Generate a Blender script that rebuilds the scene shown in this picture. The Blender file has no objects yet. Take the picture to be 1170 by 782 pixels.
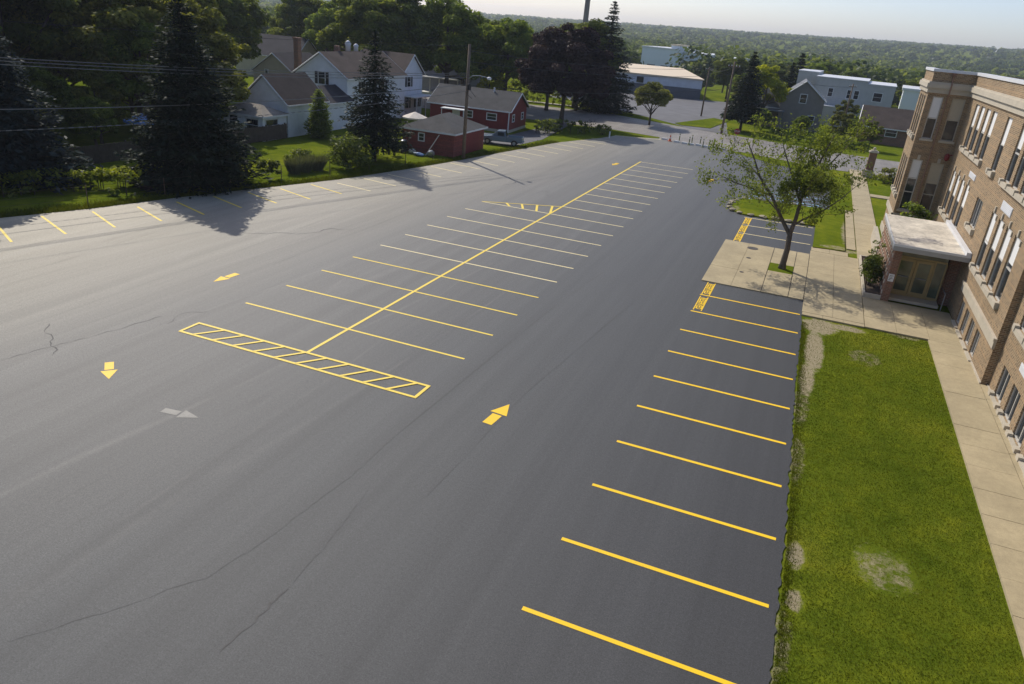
import bpy, bmesh, math, random
import numpy as np
from mathutils import Vector, Matrix
random.seed(7)
sc = bpy.context.scene
COL = sc.collection
R = math.radians

# ------------------------------------------------------------------ helpers
def tag(o, label=None, cat=None, group=None, kind=None):
    if label: o['label'] = label
    if cat: o['category'] = cat
    if group: o['group'] = group
    if kind: o['kind'] = kind
    return o

def empty(name, loc, rz=0):
    o = bpy.data.objects.new(name, None); COL.objects.link(o)
    o.location = loc; o.rotation_euler = (0, 0, rz); o.empty_display_size = .3
    return o

def link(name, me, m=None, parent=None, loc=None, rz=0, sc3=None):
    o = bpy.data.objects.new(name, me); COL.objects.link(o)
    if m is not None and not me.materials: me.materials.append(m)
    if parent is not None: o.parent = parent
    if loc is not None: o.location = loc
    if rz: o.rotation_euler = (0, 0, rz)
    if sc3 is not None: o.scale = sc3
    return o

def copy_tree(o, parent=None):
    c = o.copy(); COL.objects.link(c); c.parent = parent
    for ch in list(o.children): copy_tree(ch, c)
    return c

class MB:
    """collects faces with uv in metres"""
    def __init__(s): s.v = []; s.f = []; s.uv = []; s.mi = []
    def quad(s, a, b, c, d, uv=None, mi=0):
        n = len(s.v); s.v += [a, b, c, d]; s.f.append((n, n+1, n+2, n+3))
        if uv is None:
            A = Vector(b)-Vector(a); B = Vector(d)-Vector(a)
            N = A.cross(B)
            if abs(N.z) > max(abs(N.x), abs(N.y)): uv = [(p[0], p[1]) for p in (a, b, c, d)]
            elif abs(N.x) > abs(N.y): uv = [(p[1], p[2]) for p in (a, b, c, d)]
            else: uv = [(p[0], p[2]) for p in (a, b, c, d)]
        s.uv += list(uv); s.mi.append(mi)
    def tri(s, a, b, c, mi=0):
        n = len(s.v); s.v += [a, b, c]; s.f.append((n, n+1, n+2))
        N = (Vector(b)-Vector(a)).cross(Vector(c)-Vector(a))
        if abs(N.z) > max(abs(N.x), abs(N.y)): s.uv += [(p[0], p[1]) for p in (a, b, c)]
        elif abs(N.x) > abs(N.y): s.uv += [(p[1], p[2]) for p in (a, b, c)]
        else: s.uv += [(p[0], p[2]) for p in (a, b, c)]
        s.mi.append(mi)
    def poly(s, pts, mi=0):
        n = len(s.v); s.v += [tuple(p) for p in pts]; s.f.append(tuple(range(n, n+len(pts))))
        s.uv += [(p[0], p[1]) for p in pts]; s.mi.append(mi)
    def box(s, x0, x1, y0, y1, z0, z1, mi=0):
        if x0 > x1: x0, x1 = x1, x0
        if y0 > y1: y0, y1 = y1, y0
        if z0 > z1: z0, z1 = z1, z0
        q = s.quad
        q((x0,y0,z0),(x1,y0,z0),(x1,y0,z1),(x0,y0,z1),mi=mi); q((x1,y1,z0),(x0,y1,z0),(x0,y1,z1),(x1,y1,z1),mi=mi)
        q((x0,y1,z0),(x0,y0,z0),(x0,y0,z1),(x0,y1,z1),mi=mi); q((x1,y0,z0),(x1,y1,z0),(x1,y1,z1),(x1,y0,z1),mi=mi)
        q((x0,y0,z1),(x1,y0,z1),(x1,y1,z1),(x0,y1,z1),mi=mi); q((x0,y1,z0),(x1,y1,z0),(x1,y0,z0),(x0,y0,z0),mi=mi)
    def prism(s, pts, z0, z1, mi=0):
        """vertical prism over a ccw outline"""
        n = len(pts)
        s.poly([(p[0], p[1], z1) for p in pts], mi)
        s.poly([(p[0], p[1], z0) for p in reversed(pts)], mi)
        for i in range(n):
            a = pts[i]; b = pts[(i+1) % n]
            s.quad((a[0],a[1],z0),(b[0],b[1],z0),(b[0],b[1],z1),(a[0],a[1],z1),mi=mi)
    def tube(s, pts, rad, n=8, cap=True, mi=0):
        pts = [Vector(p) for p in pts]
        if not hasattr(rad, '__len__'): rad = [rad]*len(pts)
        rings = []; ref = None
        for i, p in enumerate(pts):
            t = (pts[min(i+1, len(pts)-1)] - pts[max(i-1, 0)]).normalized()
            if ref is None: ref = Vector((1,0,0)) if abs(t.x) < .8 else Vector((0,1,0))
            u = (ref - t*ref.dot(t)).normalized(); w = t.cross(u); ref = u
            rings.append([tuple(p + (u*math.cos(2*math.pi*k/n) + w*math.sin(2*math.pi*k/n))*rad[i]) for k in range(n)])
        base = len(s.v)
        for rg in rings: s.v += rg
        for i in range(len(rings)-1):
            for k in range(n):
                a = base+i*n+k; b = base+i*n+(k+1) % n
                s.f.append((a, b, b+n, a+n)); s.uv += [(0,0)]*4; s.mi.append(mi)
        if cap:
            s.f.append(tuple(base+k for k in reversed(range(n)))); s.uv += [(0,0)]*n; s.mi.append(mi)
            s.f.append(tuple(base+(len(rings)-1)*n+k for k in range(n))); s.uv += [(0,0)]*n; s.mi.append(mi)
    def lathe(s, prof, cx=0, cy=0, n=12, mi=0):
        base = len(s.v)
        for r_, z in prof:
            s.v += [(cx+r_*math.cos(2*math.pi*k/n), cy+r_*math.sin(2*math.pi*k/n), z) for k in range(n)]
        for i in range(len(prof)-1):
            for k in range(n):
                a = base+i*n+k; b = base+i*n+(k+1) % n
                s.f.append((a, b, b+n, a+n)); s.uv += [(0,0)]*4; s.mi.append(mi)
        s.f.append(tuple(base+k for k in reversed(range(n)))); s.uv += [(0,0)]*n; s.mi.append(mi)
        s.f.append(tuple(base+(len(prof)-1)*n+k for k in range(n))); s.uv += [(0,0)]*n; s.mi.append(mi)
    def mesh(s, name, smooth=False):
        me = bpy.data.meshes.new(name); me.from_pydata(s.v, [], s.f)
        uvl = me.uv_layers.new(name='UVMap')
        uvl.data.foreach_set('uv', [c for p in s.uv for c in p])
        me.polygons.foreach_set('material_index', s.mi)
        if smooth: me.polygons.foreach_set('use_smooth', [True]*len(s.f))
        me.update(); return me
    def build(s, name, m, parent=None, loc=None, rz=0, smooth=False, bevel=0):
        me = s.mesh(name, smooth)
        for mm in (m if isinstance(m, (list, tuple)) else [m]): me.materials.append(mm)
        o = link(name, me, None, parent, loc, rz)
        if bevel:
            bm = bmesh.new(); bm.from_mesh(me); bmesh.ops.remove_doubles(bm, verts=bm.verts, dist=1e-4)
            bm.to_mesh(me); bm.free()
            b = o.modifiers.new('bevel', 'BEVEL'); b.width = bevel; b.segments = 2; b.limit_method = 'ANGLE'
        return o

# ------------------------------------------------------------------ materials
def nt(name):
    m = bpy.data.materials.new(name); m.use_nodes = True
    n = m.node_tree; n.nodes.clear()
    out = n.nodes.new('ShaderNodeOutputMaterial')
    return m, n, out
def N(n, t, **k):
    x = n.nodes.new(t)
    for a, b in k.items(): setattr(x, a, b)
    return x
def ramp(n, fac, stops):
    r = N(n, 'ShaderNodeValToRGB'); e = r.color_ramp.elements
    while len(e) < len(stops): e.new(.5)
    for i, (p, c) in enumerate(stops):
        e[i].position = p; e[i].color = (*c, 1) if len(c) == 3 else c
    n.links.new(fac, r.inputs[0]); return r
def noise(n, vec, scale, detail=4, rough=.6):
    t = N(n, 'ShaderNodeTexNoise'); t.inputs['Scale'].default_value = scale
    t.inputs['Detail'].default_value = detail; t.inputs['Roughness'].default_value = rough
    if vec is not None: n.links.new(vec, t.inputs['Vector'])
    return t
def mixc(n, fac, a, b, mode='MIX'):
    m = N(n, 'ShaderNodeMix', data_type='RGBA', blend_type=mode)
    for s, v in ((m.inputs[0], fac), (m.inputs[6], a), (m.inputs[7], b)):
        if isinstance(v, (int, float)): s.default_value = v
        elif isinstance(v, tuple): s.default_value = (*v, 1)
        else: n.links.new(v, s)
    return m.outputs[2]
def mth(n, op, a, b=None, clamp=False):
    m = N(n, 'ShaderNodeMath', operation=op, use_clamp=clamp)
    for s, v in ((m.inputs[0], a), (m.inputs[1], b)):
        if v is None: continue
        if isinstance(v, (int, float)): s.default_value = v
        else: n.links.new(v, s)
    return m.outputs[0]
def mapping(n, vec, scale=(1,1,1), rot=(0,0,0), loc=(0,0,0)):
    m = N(n, 'ShaderNodeMapping'); m.inputs['Scale'].default_value = scale
    m.inputs['Rotation'].default_value = rot; m.inputs['Location'].default_value = loc
    n.links.new(vec, m.inputs['Vector']); return m.outputs[0]
def bump(n, h, strength=.4, dist=.02):
    b = N(n, 'ShaderNodeBump'); b.inputs['Strength'].default_value = strength
    b.inputs['Distance'].default_value = dist; n.links.new(h, b.inputs['Height']); return b.outputs[0]
def prin(n, out, col, rough=.8, metal=0, spec=.5, normal=None):
    p = N(n, 'ShaderNodeBsdfPrincipled')
    if isinstance(col, tuple): p.inputs['Base Color'].default_value = (*col, 1)
    else: n.links.new(col, p.inputs['Base Color'])
    if isinstance(rough, (int, float)): p.inputs['Roughness'].default_value = rough
    else: n.links.new(rough, p.inputs['Roughness'])
    p.inputs['Metallic'].default_value = metal
    p.inputs['Specular IOR Level'].default_value = spec
    if normal is not None: n.links.new(normal, p.inputs['Normal'])
    n.links.new(p.outputs[0], out.inputs[0]); return p

def simple(name, c, rough=.8, var=.25, scale=2.0, metal=0, bmp=.2, spec=.4, fine=25):
    m, n, out = nt(name)
    tc = N(n, 'ShaderNodeTexCoord').outputs['Object']
    a = noise(n, tc, scale, 5); b = noise(n, tc, fine, 3)
    lo = tuple(x*(1-var) for x in c); hi = tuple(min(1, x*(1+var)) for x in c)
    r1 = ramp(n, a.outputs[0], [(.3, lo), (.7, hi)])
    col = mixc(n, .35, r1.outputs[0], ramp(n, b.outputs[0], [(.3, tuple(x*(1-var*1.3) for x in c)), (.7, hi)]).outputs[0])
    prin(n, out, col, rough, metal, spec, bump(n, b.outputs[0], bmp, .01)); return m

def asphalt(name, lot=True):
    m, n, out = nt(name)
    tc = N(n, 'ShaderNodeTexCoord').outputs['Object']
    fine = noise(n, tc, 30, 3, .8); mid = noise(n, tc, 7, 6, .8)
    patch = noise(n, tc, .35, 6, .62)
    lane = noise(n, mapping(n, tc, (.55, .018, 1), (0, 0, R(-3))), 1.0, 8, .75)
    lane2 = noise(n, mapping(n, tc, (1.6, .03, 1), (0, 0, R(4))), 1.0, 3, .6)
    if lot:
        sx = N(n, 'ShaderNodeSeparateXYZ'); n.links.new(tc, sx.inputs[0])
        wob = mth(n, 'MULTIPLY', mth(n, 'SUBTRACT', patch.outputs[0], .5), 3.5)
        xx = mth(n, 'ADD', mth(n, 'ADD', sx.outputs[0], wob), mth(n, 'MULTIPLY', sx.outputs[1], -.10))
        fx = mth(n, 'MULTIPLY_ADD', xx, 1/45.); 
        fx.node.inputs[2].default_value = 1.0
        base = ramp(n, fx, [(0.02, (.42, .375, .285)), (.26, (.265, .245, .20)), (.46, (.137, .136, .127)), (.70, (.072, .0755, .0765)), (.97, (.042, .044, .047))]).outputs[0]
    else:
        base = ramp(n, patch.outputs[0], [(.3, (.17, .155, .14)), (.7, (.235, .215, .19))]).outputs[0]
    c = mixc(n, .36, base, ramp(n, lane.outputs[0], [(.30, (.36,.36,.36)), (.5, (.5,.5,.5)), (.72, (.66,.66,.65))]).outputs[0], 'OVERLAY')
    c = mixc(n, .22, c, ramp(n, lane2.outputs[0], [(.35, (.32,.32,.32)), (.65, (.68,.68,.67))]).outputs[0], 'OVERLAY')
    c = mixc(n, .20, c, ramp(n, patch.outputs[0], [(.3, (.38,.38,.38)), (.7, (.64,.64,.62))]).outputs[0], 'OVERLAY')
    c = mixc(n, .5, c, ramp(n, mid.outputs[0], [(.3, (.38,.38,.38)), (.7, (.62,.62,.61))]).outputs[0], 'OVERLAY')
    c = mixc(n, .95, c, ramp(n, fine.outputs[0], [(.28, (.24,.24,.24)), (.5, (.5,.5,.5)), (.74, (.80,.80,.79))]).outputs[0], 'OVERLAY')
    # long thin pale scuffs and dark seams that follow the lanes
    for (scx, scy, ro, sd, val, amt, wd) in [(.11, .006, -4, 0, .62, .18, .005), (.16, .009, 3, 31, .60, .15, .004), (.13, .005, -1, 83, .05, .22, .003)]:
        ln = noise(n, mapping(n, tc, (scx, scy, 1), (0, 0, R(ro)), (sd, sd*.3, 0)), 1.0, 2, .5)
        k = mth(n, 'MULTIPLY', mth(n, 'SUBTRACT', 1.0, mth(n, 'DIVIDE', mth(n, 'ABSOLUTE', mth(n, 'SUBTRACT', ln.outputs[0], .5)), wd), True), amt)
        left_ = mth(n, 'MULTIPLY', mth(n, 'SUBTRACT', -9., xx), .12, True) if lot else 1.
        brk = mth(n, 'MULTIPLY', left_, ramp(n, noise(n, mapping(n, tc, (1, 1, 1), (0, 0, 0), (sd, 0, 0)), .25, 4, .7).outputs[0], [(.42, (0,0,0)), (.62, (1,1,1))]).outputs[0])
        c = mixc(n, mth(n, 'MULTIPLY', k, brk), c, (val*.52, val*.49, val*.44))
    # small dark tar spots
    sp = ramp(n, noise(n, tc, 3.1, 2, .5).outputs[0], [(.74, (0,0,0)), (.78, (1,1,1))]).outputs[0]
    c = mixc(n, mth(n, 'MULTIPLY', sp, .25), c, (.04,.04,.042))
    grit = noise(n, tc, 13, 8, .95)
    c = mixc(n, .8, c, ramp(n, grit.outputs[0], [(.34, (.30,.30,.30)), (.5, (.5,.5,.5)), (.66, (.72,.72,.71))]).outputs[0], 'OVERLAY')
    prin(n, out, c, .66, 0, .42, bump(n, grit.outputs[0], .5, .015))
    return m

def grass(name, near=True, seed=0, dark=1.0):
    m, n, out = nt(name)
    tc = N(n, 'ShaderNodeTexCoord').outputs['Object']
    big = noise(n, mapping(n, tc, (1,1,1), (0,0,0), (seed*7.3, 0, 0)), .16, 5, .6); mid = noise(n, tc, 1.3, 5, .7); fine = noise(n, tc, 22, 4, .8)
    d = dark
    c = ramp(n, big.outputs[0], [(.3, (.078*d, .112*d, .010*d)), (.52, (.118*d, .152*d, .013*d)), (.72, (.195*d, .205*d, .022*d))]).outputs[0]
    c = mixc(n, .7, c, ramp(n, mid.outputs[0], [(.28, (.30,.36,.30)), (.5, (.5,.5,.5)), (.72, (.76,.66,.48))]).outputs[0], 'OVERLAY')
    c = mixc(n, .85, c, ramp(n, fine.outputs[0], [(.28, (.24,.26,.26)), (.5, (.5,.5,.5)), (.74, (.74,.72,.68))]).outputs[0], 'OVERLAY')
    if near:
        # bare soil patches: true places on the lawn (x, y, radius x, radius y, strength)
        sx = N(n, 'ShaderNodeSeparateXYZ'); n.links.new(tc, sx.inputs[0])
        wn = noise(n, tc, 3.2, 5, .75); wn2 = noise(n, tc, 14, 4, .8)
        tot = None
        for (px, py, rx, ry, s) in [(1.95,32.6,.50,3.2,1.15),(1.75,29.3,.40,2.4,1.0),(2.1,35.9,1.0,1.3,1.15),(3.3,36.4,1.1,.55,1.0),(1.9,17.4,.30,.75,1.0),(1.95,15.6,.28,.5,.98),(1.7,22.5,.35,2.2,.72),
                                    (4.05,17.9,1.05,1.3,.66),(4.0,33.0,1.05,1.25,.66),(5.9,36.9,.9,.4,.8),(1.65,27,.4,3,.72),(3.0,52.0,1.8,.7,.8),(3.4,57,.45,5.5,.85),(-4.6,59.6,.5,1.0,.7),(1.7,14.0,.4,1.8,.7)]:
            dx = mth(n, 'DIVIDE', mth(n, 'SUBTRACT', sx.outputs[0], px), rx); dy = mth(n, 'DIVIDE', mth(n, 'SUBTRACT', sx.outputs[1], py), ry)
            r2 = mth(n, 'ADD', mth(n, 'MULTIPLY', dx, dx), mth(n, 'MULTIPLY', dy, dy))
            g = mth(n, 'MULTIPLY', mth(n, 'SUBTRACT', 1.25, r2, True), s)
            tot = g if tot is None else mth(n, 'MAXIMUM', tot, g)
        k = mth(n, 'ADD', tot, mth(n, 'MULTIPLY', mth(n, 'SUBTRACT', wn.outputs[0], .5), 1.7))
        k = mth(n, 'MULTIPLY', mth(n, 'SUBTRACT', k, .55), 2.6, True)
        soil = ramp(n, wn2.outputs[0], [(.3, (.20,.17,.10)), (.5, (.30,.26,.165)), (.75, (.40,.35,.25))]).outputs[0]
        c = mixc(n, k, c, soil)
    prin(n, out, c, .95, 0, .0, bump(n, fine.outputs[0], .7, .04))
    return m

def concrete(name, c=(.395,.33,.205)):
    m, n, out = nt(name)
    tc = N(n, 'ShaderNodeTexCoord').outputs['Object']
    a = noise(n, tc, .5, 6, .65); b = noise(n, tc, 6, 5, .75); f = noise(n, tc, 45, 2)
    r1 = ramp(n, a.outputs[0], [(.3, tuple(x*.82 for x in c)), (.7, tuple(x*1.12 for x in c))]).outputs[0]
    r1 = mixc(n, .5, r1, ramp(n, b.outputs[0], [(.25, (.36,.36,.36)), (.5, (.5,.5,.5)), (.75, (.62,.62,.62))]).outputs[0], 'OVERLAY')
    r1 = mixc(n, .5, r1, ramp(n, f.outputs[0], [(.3, (.4,.4,.4)), (.7, (.6,.6,.6))]).outputs[0], 'OVERLAY')
    prin(n, out, r1, .85, 0, .25, bump(n, f.outputs[0], .25, .01)); return m

def brick(name, c1, c2, mortar, scale=1.0, var=.5):
    m, n, out = nt(name)
    uv = N(n, 'ShaderNodeTexCoord').outputs['UV']
    b = N(n, 'ShaderNodeTexBrick'); n.links.new(uv, b.inputs['Vector'])
    b.inputs['Scale'].default_value = scale; b.inputs['Brick Width'].default_value = .215
    b.inputs['Row Height'].default_value = .075; b.inputs['Mortar Size'].default_value = .012
    b.inputs['Color1'].default_value = (*c1, 1); b.inputs['Color2'].default_value = (*c2, 1); b.inputs['Mortar'].default_value = (*mortar, 1)
    b.inputs['Bias'].default_value = -.1
    a = noise(n, uv, .6, 6, .65); f = noise(n, uv, 9, 4, .7)
    # pale header courses: one every sixth row, as common bond walls have
    sx = N(n, 'ShaderNodeSeparateXYZ'); n.links.new(uv, sx.inputs[0])
    fr = mth(n, 'FRACT', mth(n, 'DIVIDE', sx.outputs[1], .45))
    k = mth(n, 'MULTIPLY', mth(n, 'LESS_THAN', fr, .17), .35)
    c = mixc(n, k, b.outputs[0], tuple(min(1, x*1.45) for x in c1))
    c = mixc(n, .55, c, ramp(n, a.outputs[0], [(.3, (.38,.38,.38)), (.7, (.62,.62,.62))]).outputs[0], 'OVERLAY')
    c = mixc(n, .5, c, ramp(n, f.outputs[0], [(.3, (.35,.35,.35)), (.7, (.65,.65,.65))]).outputs[0], 'OVERLAY')
    prin(n, out, c, .85, 0, .2, bump(n, b.outputs['Fac'], -.3, .01)); return m

def siding(name, c, step=.13, var=.08):
    m, n, out = nt(name)
    tc = N(n, 'ShaderNodeTexCoord').outputs['Object']
    sx = N(n, 'ShaderNodeSeparateXYZ'); n.links.new(tc, sx.inputs[0])
    fr = mth(n, 'FRACT', mth(n, 'DIVIDE', sx.outputs[2], step))
    a = noise(n, tc, 1.2, 5, .6)
    col = ramp(n, a.outputs[0], [(.3, tuple(x*(1-var) for x in c)), (.7, tuple(min(1, x*(1+var)) for x in c))]).outputs[0]
    prin(n, out, col, .6, 0, .3, bump(n, fr, .8, .02)); return m

def shingle(name, c):
    m, n, out = nt(name)
    tc = N(n, 'ShaderNodeTexCoord').outputs['Object']
    a = noise(n, tc, .7, 5, .65); f = noise(n, mapping(n, tc, (1, 1, 5)), 9, 4, .8)
    col = ramp(n, a.outputs[0], [(.3, tuple(x*.75 for x in c)), (.7, tuple(x*1.2 for x in c))]).outputs[0]
    col = mixc(n, .8, col, ramp(n, f.outputs[0], [(.3, (.3,.3,.3)), (.7, (.7,.7,.7))]).outputs[0], 'OVERLAY')
    prin(n, out, col, .9, 0, .2, bump(n, f.outputs[0], .5, .02)); return m

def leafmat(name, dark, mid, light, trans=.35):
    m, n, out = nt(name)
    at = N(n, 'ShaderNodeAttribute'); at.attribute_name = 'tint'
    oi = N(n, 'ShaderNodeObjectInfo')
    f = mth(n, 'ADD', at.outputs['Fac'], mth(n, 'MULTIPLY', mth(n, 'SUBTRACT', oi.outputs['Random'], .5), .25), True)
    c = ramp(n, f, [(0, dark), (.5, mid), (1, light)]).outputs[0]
    d = N(n, 'ShaderNodeBsdfDiffuse'); t = N(n, 'ShaderNodeBsdfTranslucent'); g = N(n, 'ShaderNodeBsdfGlossy')
    g.inputs['Roughness'].default_value = .45; g.inputs['Color'].default_value = (.6,.6,.6,1)
    n.links.new(c, d.inputs[0]); tcx = mixc(n, 1., c, (1.3, 1.25, .6), 'MULTIPLY'); n.links.new(tcx, t.inputs[0])
    m1 = N(n, 'ShaderNodeMixShader'); m1.inputs[0].default_value = trans
    n.links.new(d.outputs[0], m1.inputs[1]); n.links.new(t.outputs[0], m1.inputs[2])
    m2 = N(n, 'ShaderNodeMixShader'); m2.inputs[0].default_value = .018
    n.links.new(m1.outputs[0], m2.inputs[1]); n.links.new(g.outputs[0], m2.inputs[2])
    n.links.new(m2.outputs[0], out.inputs[0]); return m

def glassmat(name, c=(.02,.025,.03), rough=.06):
    m, n, out = nt(name)
    tc = N(n, 'ShaderNodeTexCoord').outputs['Object']
    a = noise(n, tc, 1.5, 3)
    col = ramp(n, a.outputs[0], [(.3, tuple(x*.6 for x in c)), (.7, tuple(x*1.6 for x in c))]).outputs[0]
    prin(n, out, col, rough, 0, .7); return m

M = {}
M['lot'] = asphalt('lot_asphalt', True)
M['street'] = asphalt('street_asphalt', False)
M['drive'] = simple('drive_asphalt', (.12,.12,.125), .8, .3, .4, fine=40)
def paintmat(name, c, wear=.35):
    m, n, out = nt(name)
    tc = N(n, 'ShaderNodeTexCoord').outputs['Object']
    f = noise(n, tc, 30, 4, .8); b = noise(n, tc, 1.3, 4, .7)
    k = mth(n, 'MULTIPLY', mth(n, 'SUBTRACT', mth(n, 'ADD', f.outputs[0], mth(n, 'MULTIPLY', b.outputs[0], .8)), 1.13 - wear*.3), 4.5, True)
    col = mixc(n, k, c, tuple(x*.35+.06 for x in c))
    prin(n, out, col, .6, 0, .4, bump(n, f.outputs[0], .3, .004)); return m
M['yellow'] = paintmat('yellow_paint', (.88,.56,.008), .30)
M['lemon'] = paintmat('lemon_paint', (.84,.62,.07), .36)
M['oldyellow'] = paintmat('worn_yellow_paint', (.80,.68,.36), .15)
M['oldwhite'] = paintmat('worn_pale_paint', (.215,.21,.185), .8)
M['bluepaint'] = paintmat('blue_paint', (.28,.46,.60), .2)
M['crack'] = simple('crack_filler', (.03,.03,.032), .6, .3, 5)
M['faintcrack'] = simple('dusty_crack', (.085,.082,.078), .8, .3, 5)
M['grass'] = grass('lawn_grass', True)
M['concrete'] = concrete('sidewalk_concrete')
M['joint'] = simple('joint_dirt', (.17,.145,.09), .9)
M['kerb'] = concrete('kerb_concrete', (.42,.39,.33))
M['stone'] = simple('limestone', (.46,.41,.32), .8, .15, 1.2)
M['coping'] = simple('metal_coping', (.62,.63,.64), .5, .08, 1.)
M['canopy'] = simple('canopy_membrane', (.56,.51,.42), .7, .45, 1.1, fine=6)
M['fascia'] = simple('painted_fascia', (.34,.34,.33), .6, .1)
M['brick'] = brick('tan_brick', (.30,.195,.105), (.145,.09,.052), (.37,.31,.21))
M['redbrick'] = brick('red_brown_brick', (.22,.10,.06), (.15,.07,.045), (.26,.2,.15))
M['winframe'] = simple('window_frame_paint', (.50,.48,.43), .5, .08)
M['blind'] = simple('white_blind', (.74,.74,.72), .7, .04)
M['warmshadeblind'] = simple('warm_shade_blind', (.50,.43,.31), .7, .06)  # blind colour with warm reflected light in shade painted in
M['glass'] = glassmat('dark_glass')
M['doorframe'] = simple('gold_door_frame', (.33,.26,.13), .45, .1, metal=.3)
M['greenglass'] = glassmat('greenish_glass', (.06,.08,.055), .1)
M['wood'] = simple('weathered_wood', (.10,.075,.055), .9, .35, 3)
M['polewood'] = simple('pole_wood', (.17,.125,.085), .9, .3, 3)
M['wire'] = simple('wire_metal', (.19,.19,.18), .5, .1)
M['darkwire'] = simple('dark_wire', (.03,.03,.03), .5, .1)
M['metal'] = simple('grey_metal', (.36,.37,.38), .45, .15, metal=.6)
M['whitesid'] = siding('white_siding', (.80,.82,.84))
M['creamsid'] = siding('cream_siding', (.50,.44,.34))
M['redsid'] = siding('red_siding', (.20,.030,.028), .22)
M['redbricksid'] = brick('red_garage_brick', (.26,.06,.045), (.17,.04,.03), (.20,.09,.075))
M['greysid'] = siding('grey_siding', (.22,.20,.18))
M['bluegrey'] = siding('blue_grey_siding', (.44,.44,.42), .3)
M['lav'] = siding('lavender_grey_siding', (.26,.26,.31))
M['warewhite'] = siding('warehouse_white_band', (.58,.62,.68), .6)
M['waredark'] = siding('warehouse_dark_band', (.12,.13,.15), .5)
M['warecream'] = simple('warehouse_roof', (.66,.54,.37), .6, .08, .2)
M['whitewall'] = simple('white_metal_wall', (.66,.70,.74), .6, .08, .1)
M['roofbrown'] = shingle('brown_shingle', (.062,.048,.041))
M['roofdark'] = shingle('dark_shingle', (.045,.042,.048))
M['roofgrey'] = shingle('grey_shingle', (.072,.072,.072))
M['roofslate'] = shingle('slate_shingle', (.16,.17,.185))
M['rooftan'] = shingle('tan_shingle', (.085,.065,.055))
M['rooflight'] = shingle('light_shingle', (.26,.235,.20))
M['trim'] = simple('white_trim', (.70,.70,.68), .6, .06)
M['bark'] = simple('bark', (.085,.065,.048), .95, .4, 6, bmp=.8, fine=30)
M['barklight'] = simple('grey_bark', (.115,.095,.075), .95, .4, 6, bmp=.8, fine=30)
M['rubber'] = simple('rubber', (.02,.02,.02), .8, .2)
M['black'] = simple('black_plastic', (.018,.018,.02), .5, .2)
M['white'] = simple('white_plastic', (.70,.70,.68), .5, .06)
M['tarp'] = simple('blue_tarp', (.12,.22,.42), .5, .2)
M['canvas'] = simple('pale_canvas', (.66,.60,.50), .8, .06)
M['bluecanvas'] = simple('blue_canvas', (.10,.22,.50), .8, .1)
M['carblue'] = simple('truck_paint', (.10,.15,.20), .25, .08, spec=.7, bmp=.02)
M['cargrey'] = simple('car_paint', (.30,.31,.33), .25, .05, spec=.7, bmp=.02)
M['orange'] = simple('orange_plastic', (.65,.13,.04), .5, .1)
M['postgreen'] = simple('olive_post', (.16,.18,.06), .6, .2)
M['signred'] = simple('stop_red', (.30,.03,.04), .4, .08)
M['rock'] = simple('edging_stone', (.30,.265,.18), .9, .3, 3)
M['iron'] = simple('cast_iron', (.07,.06,.05), .7, .2)
M['soil'] = simple('mulch', (.07,.05,.035), .95, .4, 6)
M['stack'] = simple('stack_concrete', (.20,.18,.16), .9, .2, .4)
L = {}
L['green'] = leafmat('green_leaves', (.050,.080,.016), (.155,.215,.036), (.30,.35,.06), .55)
L['oak'] = leafmat('dark_green_leaves', (.042,.064,.016), (.125,.165,.032), (.26,.285,.05), .55)
L['olive'] = leafmat('olive_leaves', (.060,.072,.016), (.16,.175,.034), (.29,.29,.055), .5)
L['lime'] = leafmat('yellow_green_leaves', (.18,.22,.010), (.38,.40,.018), (.58,.56,.03), .5)
L['spruce'] = leafmat('spruce_needles', (.010,.016,.010), (.024,.036,.022), (.042,.058,.034), .12)
L['bluespruce'] = leafmat('blue_spruce_needles', (.012,.019,.020), (.026,.040,.040), (.050,.070,.066), .10)
L['purple'] = leafmat('purple_leaves', (.012,.006,.010), (.028,.014,.018), (.09,.055,.052), .2)
L['hedge'] = leafmat('hedge_leaves', (.08,.11,.012), (.19,.23,.02), (.34,.37,.03), .5)
L['locust'] = leafmat('light_tree_leaves', (.055,.080,.016), (.14,.185,.034), (.25,.29,.055), .5)
L['far'] = leafmat('woodland_leaves', (.026,.046,.022), (.080,.115,.044), (.175,.21,.075), .5)
L['blade'] = leafmat('grass_blades', (.034,.054,.003), (.080,.102,.006), (.145,.150,.012), .35)
L['ornament'] = leafmat('ornamental_grass_blades', (.05,.06,.035), (.10,.115,.065), (.17,.18,.10), .3)

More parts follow.
